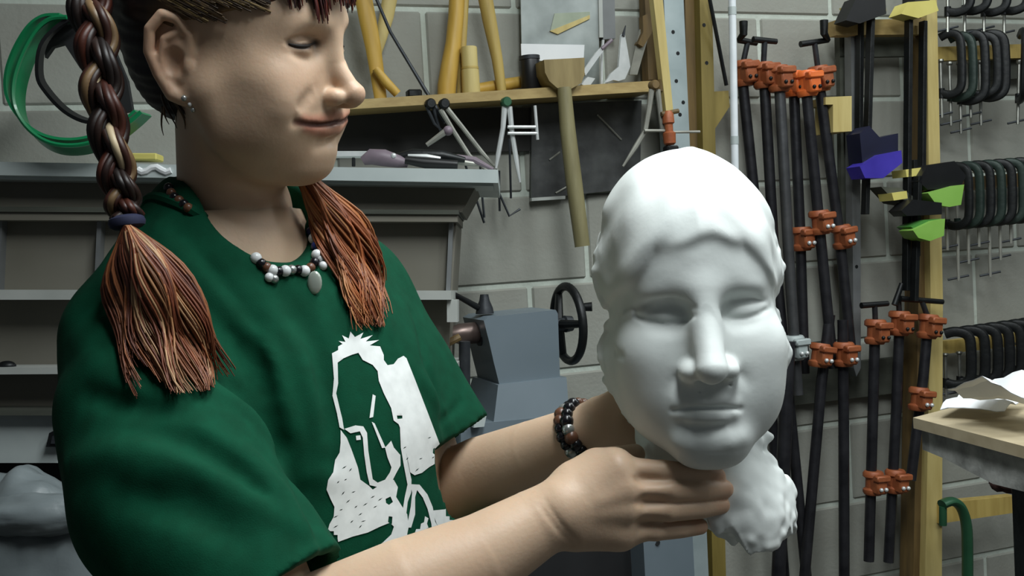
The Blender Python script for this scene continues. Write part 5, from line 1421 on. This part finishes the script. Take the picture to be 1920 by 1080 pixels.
def tail(name, root, left, right, n, seed, depth0, cset, lift, r=.0015, T=None):
    """hair fanning from root between a left and a right outline, lying on the shirt"""
    rg = np.random.default_rng(seed); paths, cols = [], []
    L_ = np.array(cr(left, 8)); R_ = np.array(cr(right, 8)); m = min(len(L_), len(R_))
    clump = rg.uniform(0, 1, 46)
    for i in range(n):
        cidx = rg.integers(46); u = np.clip(clump[cidx] + rg.normal() * .028, .01, .99); ln = np.clip(.84 + .08 * math.sin(u * 9 + seed) + rg.uniform(-.28, .16), .45, 1)
        P = []; dep = rg.uniform(.15, 1) * (1 - (2 * u - 1) ** 2 * .7); wav = rg.normal() * 3.0; ph = rg.uniform(0, 6.28) * .3 + cidx
        last = None
        for j in range(13):
            t_ = j / 12 * ln; k = t_ * (m - 1); k0 = int(k); k1 = min(k0 + 1, m - 1); f = k - k0
            a = L_[k0] * (1 - f) + L_[k1] * f; b = R_[k0] * (1 - f) + R_[k1] * f
            q = a + (b - a) * u; q = q + np.array([wav * 1.4 + 9 * math.sin(u * 16 + .5 * math.sin(cidx) + t_ * 11), 3 * math.cos(ph + t_ * 7)]) * min(1, t_ * 3)
            h_ = hit(TS, q[0], q[1])
            dd = (h_ - CAM) @ FW if h_ is not None else None
            base = depth0(t_)
            if dd is not None and dd < base + .12: last = dd
            d_ = min(base, (last if last is not None else base)) - lift * dep * (.35 + .65 * math.sin(math.pi * min(t_ * 1.1, 1))) - .002
            P.append(W(q[0], q[1], d_))
        paths.append(P); c = rg.uniform(); cols.append(hexc(cset[cidx % len(cset)]) * (.48 + .45 * c))
    return strands(name, paths, r, cols, person, 5)
RED = ['#9a5634', '#b06a40', '#7e4026', '#c08a5c', '#94502e', '#a8683f', '#d0a478', '#6b331d']
tail('hair_tail', (238, 426), [(231, 424), (206, 500), (206, 580), (220, 660), (262, 748)], [(246, 424), (318, 478), (380, 570), (418, 650), (446, 722)], 900, 3, lambda t: .846 + .02 * t, RED, .036, .0014)
RED2 = ['#aa5e30', '#bf7640', '#8c4824', '#cc8c58', '#9a542c']
tail('hair_tail', (575, 345), [(556, 335), (585, 400), (620, 480), (655, 560), (682, 618)], [(592, 335), (640, 380), (690, 450), (718, 530), (722, 606)], 600, 8, lambda t: .985 + .05 * t, RED2, .030, .0015)

# --- jewellery
BC = [mat('bead_white', '#cfd2d2', '#e4e6e6', .25), mat('bead_black', '#0d0d12', '#17171d', .25), mat('bead_brown', '#5a3a2a', '#6d4834', .35), mat('bead_navy', '#1c2450', '#28326a', .3), mat('bead_silver', '#9ea2a0', '#c2c6c4', .25, .7)]
Tbody = bvh(np.concatenate([Vh, Vt]), np.concatenate([Qh, Qt + len(Vh)]))
nl = bpy.data.objects.new('necklace', None); COL.objects.link(nl); nl.parent = person
def bead(px, py, r, c, parent, T, off=None):
    p = hit(T, px, py, r * .7 if off is None else off)
    if p is not None: MB().ball(p, r, None, 10, 7).build('bead', c, parent)
neck_px = [(470, 474), (480, 484), (490, 494), (500, 501), (511, 507), (523, 509), (535, 508), (547, 506), (559, 506), (571, 508), (582, 502), (590, 492), (594, 478), (592, 462), (588, 447), (583, 434)]
seqc = [3, 0, 1, 2, 0, 1, 0, 4, 1, 0, 2, 1, 0, 3, 0, 3]
for (x, y), c in zip(neck_px, seqc): bead(x, y, .0046 if c else .0052, BC[c], nl, Tbody)
for x, y, c in ((505, 520, 0), (514, 523, 4), (600, 484, 0), (606, 498, 0)): bead(x, y, .0042, BC[c], nl, Tbody)
pd = hit(Tbody, 590, 530, .006)
if pd is not None: MB().ball(pd, (.0065, .0028, .0105), (RT, FW, UP), 14, 9).build('pendant', mat('pendant_stone', '#8f978d', '#b4bbb0', .25, .3), nl)
for i, (x, y) in enumerate(((316, 352), (321, 362), (327, 370), (336, 376), (345, 383), (353, 390))): bead(x, y, .0045, BC[2 if i % 2 else 1], nl, Tbody)
er = bpy.data.objects.new('earring', None); COL.objects.link(er); er.parent = person
for (x, y, r_, c) in ((345, 184, .0026, 4), (362, 206, .0022, 4), (356, 196, .0018, 0)): bead(x, y, r_, BC[c], er, Tbody)
br_ = bpy.data.objects.new('bracelet', None); COL.objects.link(br_); br_.parent = person
bc = lerp(W(1000, 848, 1.04), WL, .97); bax = unit(WL - W(1000, 848, 1.04)); b1 = unit(np.cross(bax, ZU)); b2 = np.cross(bax, b1)
for i in range(40):
    a = 2 * math.pi * (i // 2 + .5 * (i % 2)) / 20; q = bc + bax * (.0045 if i % 2 else -.0045) + (b1 * math.cos(a) + b2 * math.sin(a)) * .0252
    MB().ball(q, (.0062, .0068, .0058)[i % 3], None, 10, 7).build('bead', BC[(1, 2, 1, 1, 4, 1, 2)[i % 7]], br_)
